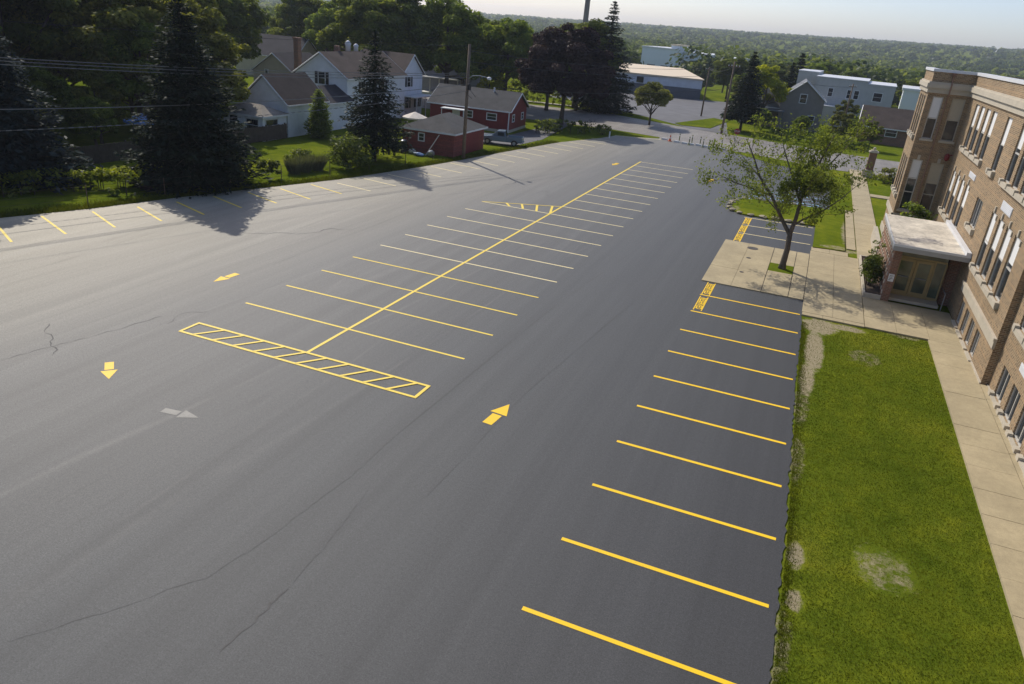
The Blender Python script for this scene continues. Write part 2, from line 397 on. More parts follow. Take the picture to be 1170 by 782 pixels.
# ------------------------------------------------------------------ foliage
rng = np.random.default_rng(11)
def leaves_mesh(name, C, Nrm, size, tint, aspect=.55, axis=None, fold=0.0):
    """one diamond face per leaf (or leaf clump)"""
    n = len(C)
    Nrm = Nrm/np.maximum(1e-6, np.linalg.norm(Nrm, axis=1, keepdims=True))
    if axis is None:
        a = rng.normal(size=(n, 3))
    else: a = axis
    a = a - Nrm*(a*Nrm).sum(1, keepdims=True); a /= np.maximum(1e-6, np.linalg.norm(a, axis=1, keepdims=True))
    b = np.cross(Nrm, a)
    s = np.asarray(size).reshape(-1, 1)*np.ones((n, 1))
    asp = aspect*np.ones((n, 1)) if np.isscalar(aspect) else np.asarray(aspect).reshape(-1, 1)
    V = np.empty((n, 4, 3)); 
    V[:, 0] = C - a*s; V[:, 1] = C + b*s*asp + Nrm*s*fold; V[:, 2] = C + a*s; V[:, 3] = C - b*s*asp + Nrm*s*fold
    me = bpy.data.meshes.new(name)
    me.vertices.add(4*n); me.vertices.foreach_set('co', V.reshape(-1).astype(np.float32))
    me.loops.add(4*n); me.loops.foreach_set('vertex_index', np.arange(4*n, dtype=np.int32))
    me.polygons.add(n); me.polygons.foreach_set('loop_start', np.arange(0, 4*n, 4, dtype=np.int32))
    me.polygons.foreach_set('loop_total', np.full(n, 4, dtype=np.int32))
    at = me.attributes.new('tint', 'FLOAT', 'FACE'); at.data.foreach_set('value', np.clip(tint, 0, 1).astype(np.float32))
    me.update(calc_edges=True); return me

def unit(n):
    v = rng.normal(size=(n, 3)); return v/np.linalg.norm(v, axis=1, keepdims=True)

def crown_pts(clumps, per, leaf):
    """clumps: (x,y,z,r,tint); leaves on and in each clump's shell"""
    Cs = []; Ns = []; T = []; S = []
    for (x, y, z, r, t) in clumps:
        k = int(per*.72*max(.25, r*r))
        d = unit(k); rad = .86*r*(1 - .55*rng.random((k, 1))**1.6)*np.array([1, 1, .62])
        p = np.array([x, y, z]) + d*rad
        nn = d*.7 + unit(k)*.9 + np.array([0, 0, .9])
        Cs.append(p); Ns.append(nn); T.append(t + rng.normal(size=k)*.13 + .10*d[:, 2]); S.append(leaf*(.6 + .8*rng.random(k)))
    return np.concatenate(Cs), np.concatenate(Ns), np.concatenate(S), np.concatenate(T)

def broad_clumps(h, r, zb, n, cr, top=1.0, seed=0):
    """clumps filling an egg-shaped crown, uneven"""
    q = np.random.default_rng(seed); out = []
    hz = (h-zb)/2; zc = zb+hz
    lob = [(q.uniform(0, 6.28), q.uniform(.72, 1.12)) for _ in range(5)]
    for i in range(n):
        d = q.normal(size=3); d /= np.linalg.norm(d)
        if d[2] < -.55: d[2] *= -.6
        rho = q.uniform(.45, 1.0)**.6
        az = math.atan2(d[1], d[0])
        l = 1 + sum(.09*math.cos((k+2)*(az-a))*w for k, (a, w) in enumerate(lob))
        prof = 1 - .18*max(0, d[2])
        x = d[0]*r*rho*l*prof; y = d[1]*r*rho*l*prof; z = zc + d[2]*hz*rho*(1 if d[2] > 0 else .9)
        out.append((x, y, z, cr*q.uniform(.6, 1.25), q.uniform(.22, .72)))
    return out

def trunk_mb(h, rad, clumps, nl=7, lean=0, zf=.45, seed=0):
    q = random.Random(seed); mb = MB()
    top = (lean*h, 0, h*.72)
    mb.tube([(0,0,-.1), (lean*h*.2, 0, h*.1), (lean*h*.5, .02*h, h*.4), top], [rad*1.35, rad, rad*.75, rad*.25], 9)
    cl = sorted(clumps, key=lambda c: -(abs(c[0])+abs(c[1])))[:max(nl, 1)]
    for c in cl:
        z0 = q.uniform(zf*.7, zf*1.2)*h*.7
        a = Vector((lean*z0, 0, z0)); b = Vector(c[:3]); mid = a.lerp(b, .5) + Vector((0, 0, .06*h*q.uniform(-.5, 1)))
        mb.tube([a, mid, b], [rad*.45, rad*.28, rad*.08], 6)
    return mb

def make_broad(label, cat, matk, h, r, zb, n, cr, per, leaf, seed, tr=.22, name='broadleaf_tree', barkm='bark', group=None):
    root = empty(name, (0,0,0)); tag(root, label, cat, group)
    cl = broad_clumps(h, r, zb, n, cr, seed=seed)
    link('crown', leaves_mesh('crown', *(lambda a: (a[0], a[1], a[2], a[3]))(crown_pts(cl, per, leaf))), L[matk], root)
    trunk_mb(h, tr, cl, 9, q_lean(seed), seed=seed).build('trunk', M[barkm], root, smooth=True)
    return root
def q_lean(s): return random.Random(s).uniform(-.02, .02)

def spruce_parts(root, h, r, zb, matk, seed, nwh=34, leaf=.22, droop=.28, dens=1.0, tr=None, power=.85):
    q = np.random.default_rng(seed); C = []; Nn = []; A = []; T = []; S = []
    mb = MB(); tr = tr or h*.016
    mb.tube([(0,0,-.1), (0,0,h*.5), (0,0,h*.97)], [tr*1.2, tr*.7, tr*.1], 8)
    for i in range(nwh):
        f = (i+.5*q.random())/nwh; z = zb + (h-zb)*f
        Lb = r*(1-f)**power*(1 if f > .06 else .8) + .12
        nb = int(6 + 8*(1-f)); off = q.random()*6.28
        for b in range(nb):
            az = off + 6.283*b/nb + q.normal()*.15; Lx = Lb*q.uniform(.62, 1.26)
            dr = droop*(1-f*.6)*q.uniform(.6, 1.3)
            if q.random() < .35*(1-f) and Lx > 1: mb.tube([(0,0,z), (math.cos(az)*Lx*.8, math.sin(az)*Lx*.8, z-dr*Lx*.55)], [tr*.22, tr*.05], 5, False)
            m = max(4, int(Lx/leaf*1.6*dens))
            t = (np.arange(m)+q.random(m))/m; t = t**.75
            bt = q.uniform(.2, .75)
            for k in range(3):
                side = q.normal(size=m)*.26*Lx*(.25+.6*t)*.75
                x = math.cos(az)*Lx*t - math.sin(az)*side; y = math.sin(az)*Lx*t + math.cos(az)*side
                zz = z - dr*Lx*t**1.4 + .12*Lx*t**3 - np.abs(q.normal(size=m))*.16
                C.append(np.stack([x, y, zz], 1))
                Nn.append(np.stack([q.normal(size=m)*.45, q.normal(size=m)*.45, np.ones(m)], 1))
                A.append(np.stack([math.cos(az)+q.normal(size=m)*.5, math.sin(az)+q.normal(size=m)*.5, -dr*1.2*np.ones(m)], 1))
                T.append(bt*.6 + .35*t + q.normal(size=m)*.10); S.append(leaf*q.uniform(.7, 1.4, m)*(1-.35*f))
    C = np.concatenate(C); me = leaves_mesh('crown', C, np.concatenate(Nn), np.concatenate(S), np.concatenate(T), .42, np.concatenate(A))
    link('crown', me, L[matk], root); mb.build('trunk', M['bark'], root, smooth=True)

def make_spruce(label, loc, h, r, zb, matk, seed, name='spruce_tree', cat='tree', group=None, **k):
    root = empty(name, loc); tag(root, label, cat, group); spruce_parts(root, h, r, zb, matk, seed, **k); return root

def shrub(label, loc, r, h, matk, seed, n=16, per=240, leaf=.10, name='shrub', cat='shrub', group=None, ex=1.0, rz=0, stems=True):
    q = np.random.default_rng(seed); root = empty(name, loc, rz); tag(root, label, cat, group); cl = []
    for i in range(n):
        a = q.uniform(0, 6.28); u = q.uniform(0, 1)**.5; z = h*q.uniform(.25, .82)
        k = (1-.5*max(0, z/h-.4))
        cl.append((math.cos(a)*r*u*.75*ex*k, math.sin(a)*r*u*.75*k, z, min(h, r)*q.uniform(.28, .45), q.uniform(.2, .75)))
    link('foliage', leaves_mesh('foliage', *crown_pts(cl, per/max(.1, min(h, r)**.6), leaf)), L[matk], root)
    if stems:
        mb = MB()
        for c in cl[:6]: mb.tube([(c[0]*.2, c[1]*.2, -.05), (c[0]*.7, c[1]*.7, c[2]*.6), c[:3]], [.03, .02, .008], 5, False)
        mb.build('stem', M['bark'], root)
    return root

# ------------------------------------------------------------------ terrain (one sheet to the horizon)
def terrain_z(x, y):
    d = math.hypot(x, y)
    if d < 185: return -.03
    a = math.atan2(x, y)                      # 0 = +y, negative to the left
    e = .0035 + .0125*min(1.3, max(0., (a + .50)/.62))
    k = min(1., max(0., (d-450)/1100.)); k = k*k*(3-2*k)
    v = min(1., (d-185)/90.); v = v*v*(3-2*v)
    return -.03 - 5.2*v*(1-k) + k*(min(d, 2600.)*e - 1.5)
def build_ground():
    rs = [0, 20, 45, 75, 110, 150, 200, 260, 330, 420, 540, 700, 900, 1200, 1600, 2100, 2800, 3600]
    na = 96; v = [(0., 0., terrain_z(0, 0))]; f = []
    for r_ in rs[1:]:
        for k in range(na):
            a = 2*math.pi*k/na; x = r_*math.sin(a); y = r_*math.cos(a); v.append((x, y, terrain_z(x, y)))
    for k in range(na): f.append((0, 1+(k+1) % na, 1+k))
    for i in range(len(rs)-2):
        for k in range(na):
            a = 1+i*na+k; b = 1+i*na+(k+1) % na; f.append((a, b, b+na, a+na))
    me = bpy.data.meshes.new('ground'); me.from_pydata(v, [], [tuple(reversed(q)) for q in f]); me.update()
    bm = bmesh.new(); bm.from_mesh(me); bmesh.ops.recalc_face_normals(bm, faces=bm.faces)
    for fc in bm.faces:
        if fc.normal.z < 0: fc.normal_flip()
    bm.to_mesh(me); bm.free()
    tag(link('ground', me, M['grass']), kind='structure')
build_ground()

def flat(name, pts, z, m, parent=None, kind='structure'):
    mb = MB()
    A = sum(pts[i][0]*pts[(i+1) % len(pts)][1]-pts[(i+1) % len(pts)][0]*pts[i][1] for i in range(len(pts)))
    if A < 0: pts = pts[::-1]
    mb.poly([(p[0], p[1], z) for p in pts]); o = mb.build(name, m, parent)
    if kind and parent is None: o['kind'] = kind
    return o
def strip(mb, a, b, w, z):
    a = Vector((a[0], a[1])); b = Vector((b[0], b[1])); d = (b-a).normalized(); n_ = Vector((-d.y, d.x))*w/2
    mb.quad((a.x-n_.x, a.y-n_.y, z), (b.x-n_.x, b.y-n_.y, z), (b.x+n_.x, b.y+n_.y, z), (a.x+n_.x, a.y+n_.y, z))
def densify(pts, step, jit, seed=1):
    q = random.Random(seed); out = []
    for i in range(len(pts)-1):
        a = Vector(pts[i]); b = Vector(pts[i+1]); n_ = max(1, int((b-a).length/step)); d = (b-a).normalized(); nn = Vector((-d.y, d.x))
        for k in range(n_): out.append(tuple(a.lerp(b, k/n_) + nn*q.uniform(-jit, jit)))
    out.append(tuple(pts[-1])); return out

# ------------------------------------------------------------------ parking lot
west = [(-58,-22), (-44.5,12), (-39.5,25.8), (-37.8,30.0), (-36.4,34.9), (-34.3,41), (-32.3,46.7), (-30.6,54), (-29.4,60.4), (-27.9,70), (-26.2,79.8), (-23.6,88)]
east = [(2.2,65.1), (2.2,50.2), (1.28,50.0), (1.22,39.0), (1.35,30), (1.5,22.6), (1.6,17.8), (1.62,12), (1.7,-22)]
lot_out = densify(west, .5, .05, 3) + [(-23.0,91.3), (-19.6,93.2), (-17.9,94.6), (-9.4,91.8)] + [(-4,86.6), (1.2,83.4), (2.2,76)] + densify(east, .18, .045, 5)
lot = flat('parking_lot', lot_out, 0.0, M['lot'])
ZP = .006
def pline(a, b, m='yellow', w=.105, label=None, name='parking_line', z=ZP):
    mb = MB(); strip(mb, a, b, w, z); o = mb.build(name, M[m], lot)
    if label: o['label'] = label
    return o
# right row
s = 2.7
for i in range(11):
    y = 36.98 - 2.74*i
    pline((-3.74, y), (1.15+.033*i, y), w=.125)
pline((-3.74, 39.45-2.74+2.2), (-3.74+.01, 39.45-2.74+2.2+.01)) if False else None
# double row with the long centre line
YC = 23.44; SP = 2.7056
for i in range(20):
    y = YC + SP*i
    o = (pline((-20.98, y), (-10.57, y), w=.11, m='lemon' if i < 4 else 'oldyellow') if i < 10 else
     pline((-15.8, y+.02), (-10.57, y+.02), w=.11, m='oldyellow'))
    if i >= 3: o['label'] = 'faded yellow stall line'
pline((-15.815, 20.75), (-15.815, YC+SP*19.05), m='lemon', w=.13, label='long yellow centre line', name='centre_line', z=ZP+.004)
# hatched end island
mb = MB(); y0, y1 = 19.75, 20.72; x0, x1 = -21.0, -10.6; z = ZP+.008
strip(mb, (x0, y0), (x1, y0), .12, z); strip(mb, (x0, y1), (x1, y1), .12, z+.002)
strip(mb, (x0+.05, y0), (x0+.05, y1), .12, z+.004); strip(mb, (x1-.05, y0), (x1-.05, y1), .12, z+.004)
for k in range(10): strip(mb, (x0+.65+k*.95, y0), (x0+1.35+k*.95, y1), .11, z+.006)
o = mb.build('hatched_island_marking', M['lemon'], lot); o['label'] = 'long yellow hatched box at the near end of the double row'
# small wedge hatch at far left end of row
mb = MB(); A = (-20.98, YC+SP*9); B = (-15.815, YC+SP*9+2.6)
strip(mb, A, B, .10, z)
for k in range(4):
    t = (k+1.55)/5.1
    a = (A[0]+(B[0]-A[0])*t, A[1]+(B[1]-A[1])*t); strip(mb, (a[0]-.12*k*.2, a[1]), (a[0]+.55, A[1]+.05), .16, z+.003)
o = mb.build('wedge_hatching_marking', M['lemon'], lot); o['label'] = 'small yellow wedge of hatching at the end of the left stalls'
# arrows
def arrow(cx, cy, ang, sc_=1.0, m='yellow', label=None):
    mb = MB(); c, s_ = math.cos(ang), math.sin(ang); T = lambda u, v: (cx+(u*c-v*s_)*sc_, cy+(u*s_+v*c)*sc_, ZP)
    mb.quad(T(-.80,-.17), T(-.08,-.17), T(-.08,.17), T(-.80,.17)); mb.tri(T(0,-.31), T(.80,0), T(0,.31))
    o = mb.build('direction_arrow', M[m], lot); o['label'] = label
arrow(-7.74, 20.2, R(85), 1.0, label='yellow arrow pointing up the lane by the right row')
arrow(-20.42, 16.05, R(-42), .84, label='yellow arrow pointing toward the viewer at the left')
arrow(-23.82, 25.4, R(-93), .92, label='yellow arrow left of the double row')
arrow(-17.5, 71.3, R(-95), 1.0, label='yellow arrow near the far end of the centre line')
arrow(-8.1, 70.6, R(90), 1.0, label='orange yellow arrow left of the stone island')
arrow(-16.3, 15.05, R(8), .80, 'oldwhite', label='faded ghost arrow')
# left row
lr = [((-35.3,23.5),(-39.3,25.4)), ((-34.6,25.9),(-38.3,27.4)), ((-33.8,28.2),(-37.2,29.7)), ((-33.0,30.6),(-36.3,32.0)), ((-32.3,33.1),(-35.6,34.3)), ((-31.8,35.7),(-35.0,36.8)), ((-31.0,38.0),(-34.2,39.1)),
      ((-30.1,40.3),(-33.4,41.4)), ((-29.5,43.0),(-32.7,43.9))]
for k in range(16):
    Y = 45.6+2.72*k; xe = -31.9 + (Y-46.7)*(5.8/33.)
    lr.append(((xe+3.6, Y-.5), (xe+.45, Y)))
for i, (a, b) in enumerate(lr): pline(a, b, 'lemon' if i < 9 else 'oldyellow', .125)
# north stalls near island + east stalls
for (a, b) in [((-3.5,51.9),(1.15,52.0)), ((-3.5,54.5),(1.15,54.8)), ((-3.7,57.1),(1.2,57.3))]: pline(a, b, 'oldyellow', .11, 'pale stall line beside the stone island')
# blue accessible bays behind the tree
for k in range(4):
    pline((-4.4+.0*k, 64.6+1.5*k), (2.0, 64.9+1.5*k), 'bluepaint', .16, 'worn blue accessible bay line', 'accessible_bay_line')
for k in range(4):
    pline((-3.6+1.3*k, 65.0), (-2.4+1.3*k, 66.2), 'bluepaint', .14, 'worn blue accessible bay hatching', 'accessible_bay_line', ZP+.003)
pline((-18.0, 93.4), (-23, 91.6), 'oldyellow', .16, 'yellow line by the exit', 'edge_line'); pline((-17.95, 93.4), (-17.6, 94.6), 'oldyellow', .16, 'yellow line by the exit', 'edge_line', ZP+.003)
# stencilled wording in the reserved stalls
def stencil(txt, x, y, rz, size, stretch, m, label):
    cu = bpy.data.curves.new('stencil_lettering', 'FONT'); cu.body = txt; cu.align_x = 'CENTER'; cu.align_y = 'CENTER'; cu.size = size; cu.offset = .012; cu.space_character = 1.0
    tmp = bpy.data.objects.new('tmp', cu); COL.objects.link(tmp); bpy.context.view_layer.update()
    me = bpy.data.meshes.new_from_object(tmp); bpy.data.objects.remove(tmp)
    me.name = 'stencil_lettering'; me.materials.clear(); me.materials.append(M[m])
    o = link('stencil_lettering', me, None, lot, (x, y, ZP+.004), rz); o.scale = (stretch, 1, 1); o['label'] = label
for (yy, t) in ((35.6, 'RESERVED'), (38.15, 'RESERVED')):
    stencil(t, -3.47, yy, R(-90), .42, .98, 'yellow', 'dense yellow stencilled wording across the stall mouth')
    mb = MB()
    strip(mb, (-3.66, yy-1.12), (-3.66, yy+1.12), .05, ZP+.002); strip(mb, (-3.28, yy-1.12), (-3.28, yy+1.12), .05, ZP+.002)
    o = mb.build('stencil_border', M['yellow'], lot)
for yy in (50.6, 53.2, 55.9):
    stencil('RESERVED', -3.35, yy, R(-90), .44, 1.0, 'yellow', 'dense yellow stencilled wording beside the concrete apron')
    mb = MB(); strip(mb, (-3.54, yy-1.25), (-3.54, yy+1.25), .06, ZP+.002); strip(mb, (-3.16, yy-1.25), (-3.16, yy+1.25), .06, ZP+.002)
    mb.build('stencil_border', M['yellow'], lot)
# cracks and seams
def crack(pts, w, m='crack', seed=0, jit=.06, step=.6):
    p = densify(pts, step, jit, seed); q = random.Random(seed); mb = MB(); z = .003+.0005*(seed % 4)
    L_ = []; R_ = []
    for i, a in enumerate(p):
        a = Vector(a); b = Vector(p[min(i+1, len(p)-1)]); c = Vector(p[max(i-1, 0)]); d = (b-c).normalized(); n_ = Vector((-d.y, d.x))*w*.30*q.uniform(.15, 1.5)*(1 if 0 < i < len(p)-1 else .2)
        L_.append(a+n_); R_.append(a-n_)
    for i in range(len(p)-1): mb.quad((*R_[i], z), (*R_[i+1], z), (*L_[i+1], z), (*L_[i], z))
    mb.build('surface_crack', M[m], lot)

crack([(-9.95,17.2), (-9.75,24), (-9.5,31.6), (-8.6,42), (-7.4,55), (-5.2,77)], .034, 'faintcrack', 1, .012, 1.)
crack([(-7.6,15), (-7.5,22), (-6.6,32), (-5.6,42.1), (-5.0,52)], .022, 'faintcrack', 2, .015, 1.)
crack([(-8.74,8.37), (-8.68,9.32), (-8.66,10.45)], .085, 'faintcrack', 3, .05, .14)
crack([(-12.61,6.64), (-12.07,7.35), (-11.43,8.26), (-10.92,9.17), (-10.46,9.85), (-10.17,11.4), (-10.08,12.6), (-9.91,14.75), (-9.95,17.2)], .026, 'faintcrack', 4, .035, .18)
crack([(-8.66,10.6), (-8.8,12.2), (-9.16,14.46)], .016, 'faintcrack', 5, .04, .2)
crack([(-25.39,17.68), (-24.9,17.2), (-24.23,16.96), (-23.8,16.5), (-23.18,16.26), (-22.9,15.9)], .07, 'faintcrack', 6, .09, .2)
crack([(-23.93,14.76), (-23.64,16.15), (-23.31,17.28), (-22.9,18.8), (-22.6,20.5)], .04, 'faintcrack', 7, .07, .25)
crack([(-21.5,21.9), (-22.2,21.2), (-21.9,20.0)], .04, 'faintcrack', 8, .08, .25)
crack([(-22.0,54.0), (-21.6,55.8), (-23.0,57.5)], .16, 'crack', 9, .05, .5)
crack([(-28.0,31.5), (-25.5,33.5), (-24.8,35.2), (-24,36)], .09, 'faintcrack', 10, .2, .4)

# ------------------------------------------------------------------ street, driveway, paths
rn = [(-75,100), (-60,107), (-44,113.2), (-30,115.0), (-15,109), (-8,107.5), (3,104), (17,102.6), (45,97), (80,90)]
rs_ = [(-75,86), (-54,91.2), (-34,96.2), (-25,97), (-17.6,95.6), (-7.6,92.4), (2,88.6), (16,90.0), (45,84), (80,77)]
flat('street', rn + rs_[::-1], .004-.012, M['street'])
flat('street_shoulder', [(-18.1,94.45), (-18.3,96.0), (-7.4,92.9), (-9.2,91.6)], .004, M['street'])
def ribbon(name, pts, w, h, m, z0=-.03):
    mb = MB()
    for i in range(len(pts)-1):
        a = Vector(pts[i]); b = Vector(pts[i+1]); d = (b-a).normalized(); n_ = Vector((-d.y, d.x))*w
        mb.prism([(a.x, a.y), (b.x, b.y), (b.x+n_.x, b.y+n_.y), (a.x+n_.x, a.y+n_.y)], z0, h)
    return tag(mb.build(name, M[m]), kind='structure')
flat('driveway', [(-46,130), (-49,150), (-44,158), (-23.5,163), (-10,168), (-6,160), (-16.5,137), (-13.8,125), (-11.5,108.6), (-17.2,109.4), (-19.5,112.5), (-24,116.5), (-31.6,122.8), (-38,127)], -.002, M['drive'])
flat('driveway', [(-30.9,72.0), (-28.9,72.8), (-28.3,80), (-30.3,96.5), (-32.6,96.4), (-32.0,88.8), (-32.2,80.2), (-38,78), (-38,71)], -.012, M['drive'])
flat('path', [(-60,110.5), (-46,117), (-36,119), (-36,120.2), (-46,118.4), (-60,112)], -.004, M['kerb'])
wt = [(-16.2,128.0), (-13.6,126), (-14.5,112.8), (-18.5,111.8), (-19.8,113.5)]
mb = MB(); mb.prism(wt[::-1], -.03, .06); tag(mb.build('lawn', M['grass']), kind='structure')

def panels(name, rects, m='concrete', z=.05, gap=.008, skirt=-.03, bed=True):
    """each rect: x0,x1,y0,y1,nx,ny; slabs with open joints over a dirt bed, one mesh"""
    mb = MB()
    for (x0, x1, y0, y1, nx, ny) in rects:
        if bed: mb.box(x0+.02, x1-.02, y0+.02, y1-.02, skirt, z-.02, mi=1)
        for i in range(nx):
            for j in range(ny):
                a0 = x0+(x1-x0)*i/nx; a1 = x0+(x1-x0)*(i+1)/nx; b0 = y0+(y1-y0)*j/ny; b1 = y0+(y1-y0)*(j+1)/ny
                dz = random.uniform(-.004, .004)
                mb.box(a0+gap, a1-gap, b0+gap, b1-gap, skirt, z+dz)
    return tag(mb.build(name, [M[m], M['joint']]), kind='structure')
panels('sidewalk', [(6.86, 8.36, -2, 37.0, 1, 26), (8.37, 8.62, -2, 32.6, 1, 23)], z=.06)
panels('entrance_plaza', [(-4.05, -.95, 39.35, 49.25, 2, 3), (.45, 1.2, 39.35, 49.25, 1, 3), (-.93, .43, 39.35, 43.7, 1, 1), (-.93, .43, 45.5, 49.25, 1, 1),
                          (1.22, 4.1, 37.4, 50.2, 2, 5), (4.12, 8.35, 37.02, 42.0, 3, 3), (1.24, 4.1, 36.95, 37.38, 3, 1), (4.12, 4.98, 50.6, 56, 1, 3)], z=.05)
panels('sidewalk', [(4.05, 5.60, 50.25, 90.5, 1, 22)], z=.055, gap=.008)
panels('path', [(5.62, 13, 74.5, 75.9, 5, 1)], z=.05)
panels('path', [(1.25, 3.5, 50.3, 51.4, 2, 1), (3.42, 4.0, 52.5, 66, 1, 8)], z=.035)
# kerbed island of grass with rocks
isl = [(-3.9,57.8), (-4.75,58.6), (-5.05,60.5), (-4.9,63.4), (-3.6,64.3), (2.2,65.0), (3.3,65.0), (3.3,51.6), (1.32,51.2), (1.32,57.9)]
mb = MB(); mb.prism(isl[::-1] if False else isl[::-1], -.02, .09); 
o = tag(mb.build('lawn', M['grass']), kind='structure')
bm = bmesh.new(); bm.from_mesh(o.data); bmesh.ops.recalc_face_normals(bm, faces=bm.faces); bm.to_mesh(o.data); bm.free()
mb = MB(); mb.prism([(-.93,43.72), (.43,43.72), (.43,45.48), (-.93,45.48)], -.02, .05); tag(mb.build('lawn', M['grass']), kind='structure')
q = random.Random(4)
rockpts = [(-4.2,58.1), (-4.8,58.7), (-5.1,59.6), (-5.2,60.6), (-5.15,61.7), (-5.0,62.8), (-4.4,63.9), (-3.3,57.9), (-2.4,57.95), (-1.5,58.0), (-.6,57.95), (.3,58.0), (-3.3,64.5), (-2.0,64.7), (-.6,64.9)]
def rockmesh(seed):
    bm = bmesh.new(); bmesh.ops.create_icosphere(bm, subdivisions=2, radius=1.); qq = random.Random(seed)
    ax = [Vector((qq.uniform(-1,1), qq.uniform(-1,1), qq.uniform(-1,1))).normalized() for _ in range(7)]
    for v in bm.verts:
        k = 1.
        for a in ax:
            d = v.co.normalized().dot(a)
            if d > .55: k = min(k, .62/d+.12)
        v.co *= k*qq.uniform(.96, 1.04)
    me = bpy.data.meshes.new('edging_rock'); bm.to_mesh(me); bm.free(); me.materials.append(M['rock']); return me
rms = [rockmesh(i) for i in range(3)]
for i, (x, y) in enumerate(rockpts):
    o = link('edging_rock', rms[i % 3], None, None, (x, y, .10), q.uniform(0, 6)); o.scale = (q.uniform(.26, .42), q.uniform(.22, .34), q.uniform(.10, .16))
    tag(o, 'pale rounded edging rock around the grass island behind the thin tree', 'rock', 'rocks edging the grass island')
def cover(x, y, r_, lab):
    mb = MB(); mb.lathe([(r_, .045), (r_, .062), (r_*.85, .064), (r_*.82, .058), (.02, .060)], x, y, 20)
    tag(mb.build('drain_cover', M['iron']), lab, 'drain cover')
cover(-2.2, 48.1, .34, 'largest dark iron cover in the concrete apron, nearest the stall lines'); cover(-2.2, 45.6, .14, 'small dark cover in the middle of the concrete apron'); cover(-2.25, 42.3, .12, 'small dark cover in the near part of the concrete apron')

# ------------------------------------------------------------------ grass blades on the near lawn and ragged edges
def blades(name, n, region, h, label, seed, matk='blade', w=.16, lean=.5):
    q = np.random.default_rng(seed); P = region(q, n)
    m = len(P); nn = np.stack([q.normal(size=m), q.normal(size=m), q.normal(size=m)*.15], 1)
    ax = np.stack([q.normal(size=m)*lean, q.normal(size=m)*lean, np.ones(m)], 1)
    s_ = h*q.uniform(.5, 1.3, m); P = P.copy(); P[:, 2] += s_*.55
    t = .5 + .11*np.sin(P[:, 0]*1.9+P[:, 1]*.8)*np.sin(P[:, 1]*1.3) + .12*np.sin(P[:, 0]*5.1-P[:, 1]*2.3+1.7*np.sin(P[:, 1]*1.9))*np.sin(P[:, 1]*3.7+P[:, 0]*2.2) + .16*(np.sin(P[:, 1]*.55+P[:, 0]*.9) > .75) + q.normal(size=m)*.15
    me = leaves_mesh(name, P, nn, s_, t, w, ax); o = link(name, me, L[matk]); tag(o, label, 'grass', kind='stuff'); return o
def lawn_region(q, n):
    x = q.uniform(1.72, 6.84, n); y = 9 + 28.2*q.random(n)**1.25
    keep = np.ones(n, bool)
    for (px, py, rx, ry) in [(4.05,17.9,.8,1.0),(1.95,32.6,.45,2.8),(2.1,35.9,.9,1.2),(1.9,17.4,.3,.7),(1.95,15.6,.28,.5),(3.3,36.4,1.,.5),(1.75,29.3,.3,2.)]:
        r2 = ((x-px)/rx)**2+((y-py)/ry)**2; keep &= ~((r2 < 1) & (q.random(n) < .8))
    keep &= ~((y > 36.9) & (x < 3.6))
    x = x[keep]; y = y[keep]; return np.stack([x, y, np.full(len(x), -.03)], 1)
blades('lawn_grass', 150000, lawn_region, .027, 'short mown grass covering the lawn beside the school', 5, w=.22, lean=.9)
def edge_region(q, n):
    t = q.random(n)*(len(west)-3)+1; i = t.astype(int); f = (t-i)[:, None]; W = np.array(west)
    p = W[i]*(1-f)+W[i+1]*f; off = -np.abs(q.normal(size=(n, 1)))*.6
    p = p + np.array([[1., -.25]])*(off+.02); return np.stack([p[:, 0], p[:, 1], np.full(n, -.03)], 1)
blades('edge_grass', 26000, edge_region, .11, 'longer rough grass along the left edge of the parking lot', 6)
def edge_region2(q, n):
    y = q.uniform(9, 36, n); x = np.interp(-y, [-36, -30, -22.6, -17.8, -9], [1.3, 1.4, 1.55, 1.66, 1.68]) + np.abs(q.normal(size=n))*.14
    return np.stack([x, y, np.full(n, -.03)], 1)
blades('edge_grass', 9000, edge_region2, .045, 'ragged taller grass between the right stalls and the lawn', 7)

# ------------------------------------------------------------------ school building
school = empty('school_building', (8.4, 40, 0)); tag(school, 'three level tan brick school building with white coping and stone cornice at the right edge', 'school')
SX, SY = 8.4, 40.
def sch(mb, name, m, bevel=0, smooth=False):
    o = mb.build(name, m, school, (-SX, -SY, 0), smooth=smooth, bevel=bevel); return o
def wall_open(mb, axis, c, u0, u1, z0, z1, ops, depth, sgn):
    """wall face in plane axis=c, outward normal sgn along axis, with real recessed openings"""
    us = sorted({u0, u1, *[o[0] for o in ops], *[o[1] for o in ops]}); zs = sorted({z0, z1, *[o[2] for o in ops], *[o[3] for o in ops]})
    us = [u for u in us if u0 <= u <= u1]; zs = [z for z in zs if z0 <= z <= z1]
    P = (lambda u, z, d=0: (c-sgn*d, u, z)) if axis == 'x' else (lambda u, z, d=0: (u, c-sgn*d, z))
    for i in range(len(us)-1):
        for j in range(len(zs)-1):
            um = (us[i]+us[i+1])/2; zm = (zs[j]+zs[j+1])/2
            if any(o[0] < um < o[1] and o[2] < zm < o[3] for o in ops): continue
            mb.quad(P(us[i], zs[j]), P(us[i+1], zs[j]), P(us[i+1], zs[j+1]), P(us[i], zs[j+1]))
    for (a, b, c0, c1) in ops:
        mb.quad(P(a, c0), P(a, c1), P(a, c1, depth), P(a, c0, depth)); mb.quad(P(b, c0), P(b, c1), P(b, c1, depth), P(b, c0, depth))
        mb.quad(P(a, c1), P(b, c1), P(b, c1, depth), P(a, c1, depth)); mb.quad(P(a, c0), P(b, c0), P(b, c0, depth), P(a, c0, depth))
TOP = 11.3
XN, XS, YSTEP, YW, XWW, YWN = 8.4, 8.68, 32.7, 56.6, 5.94, 61.6
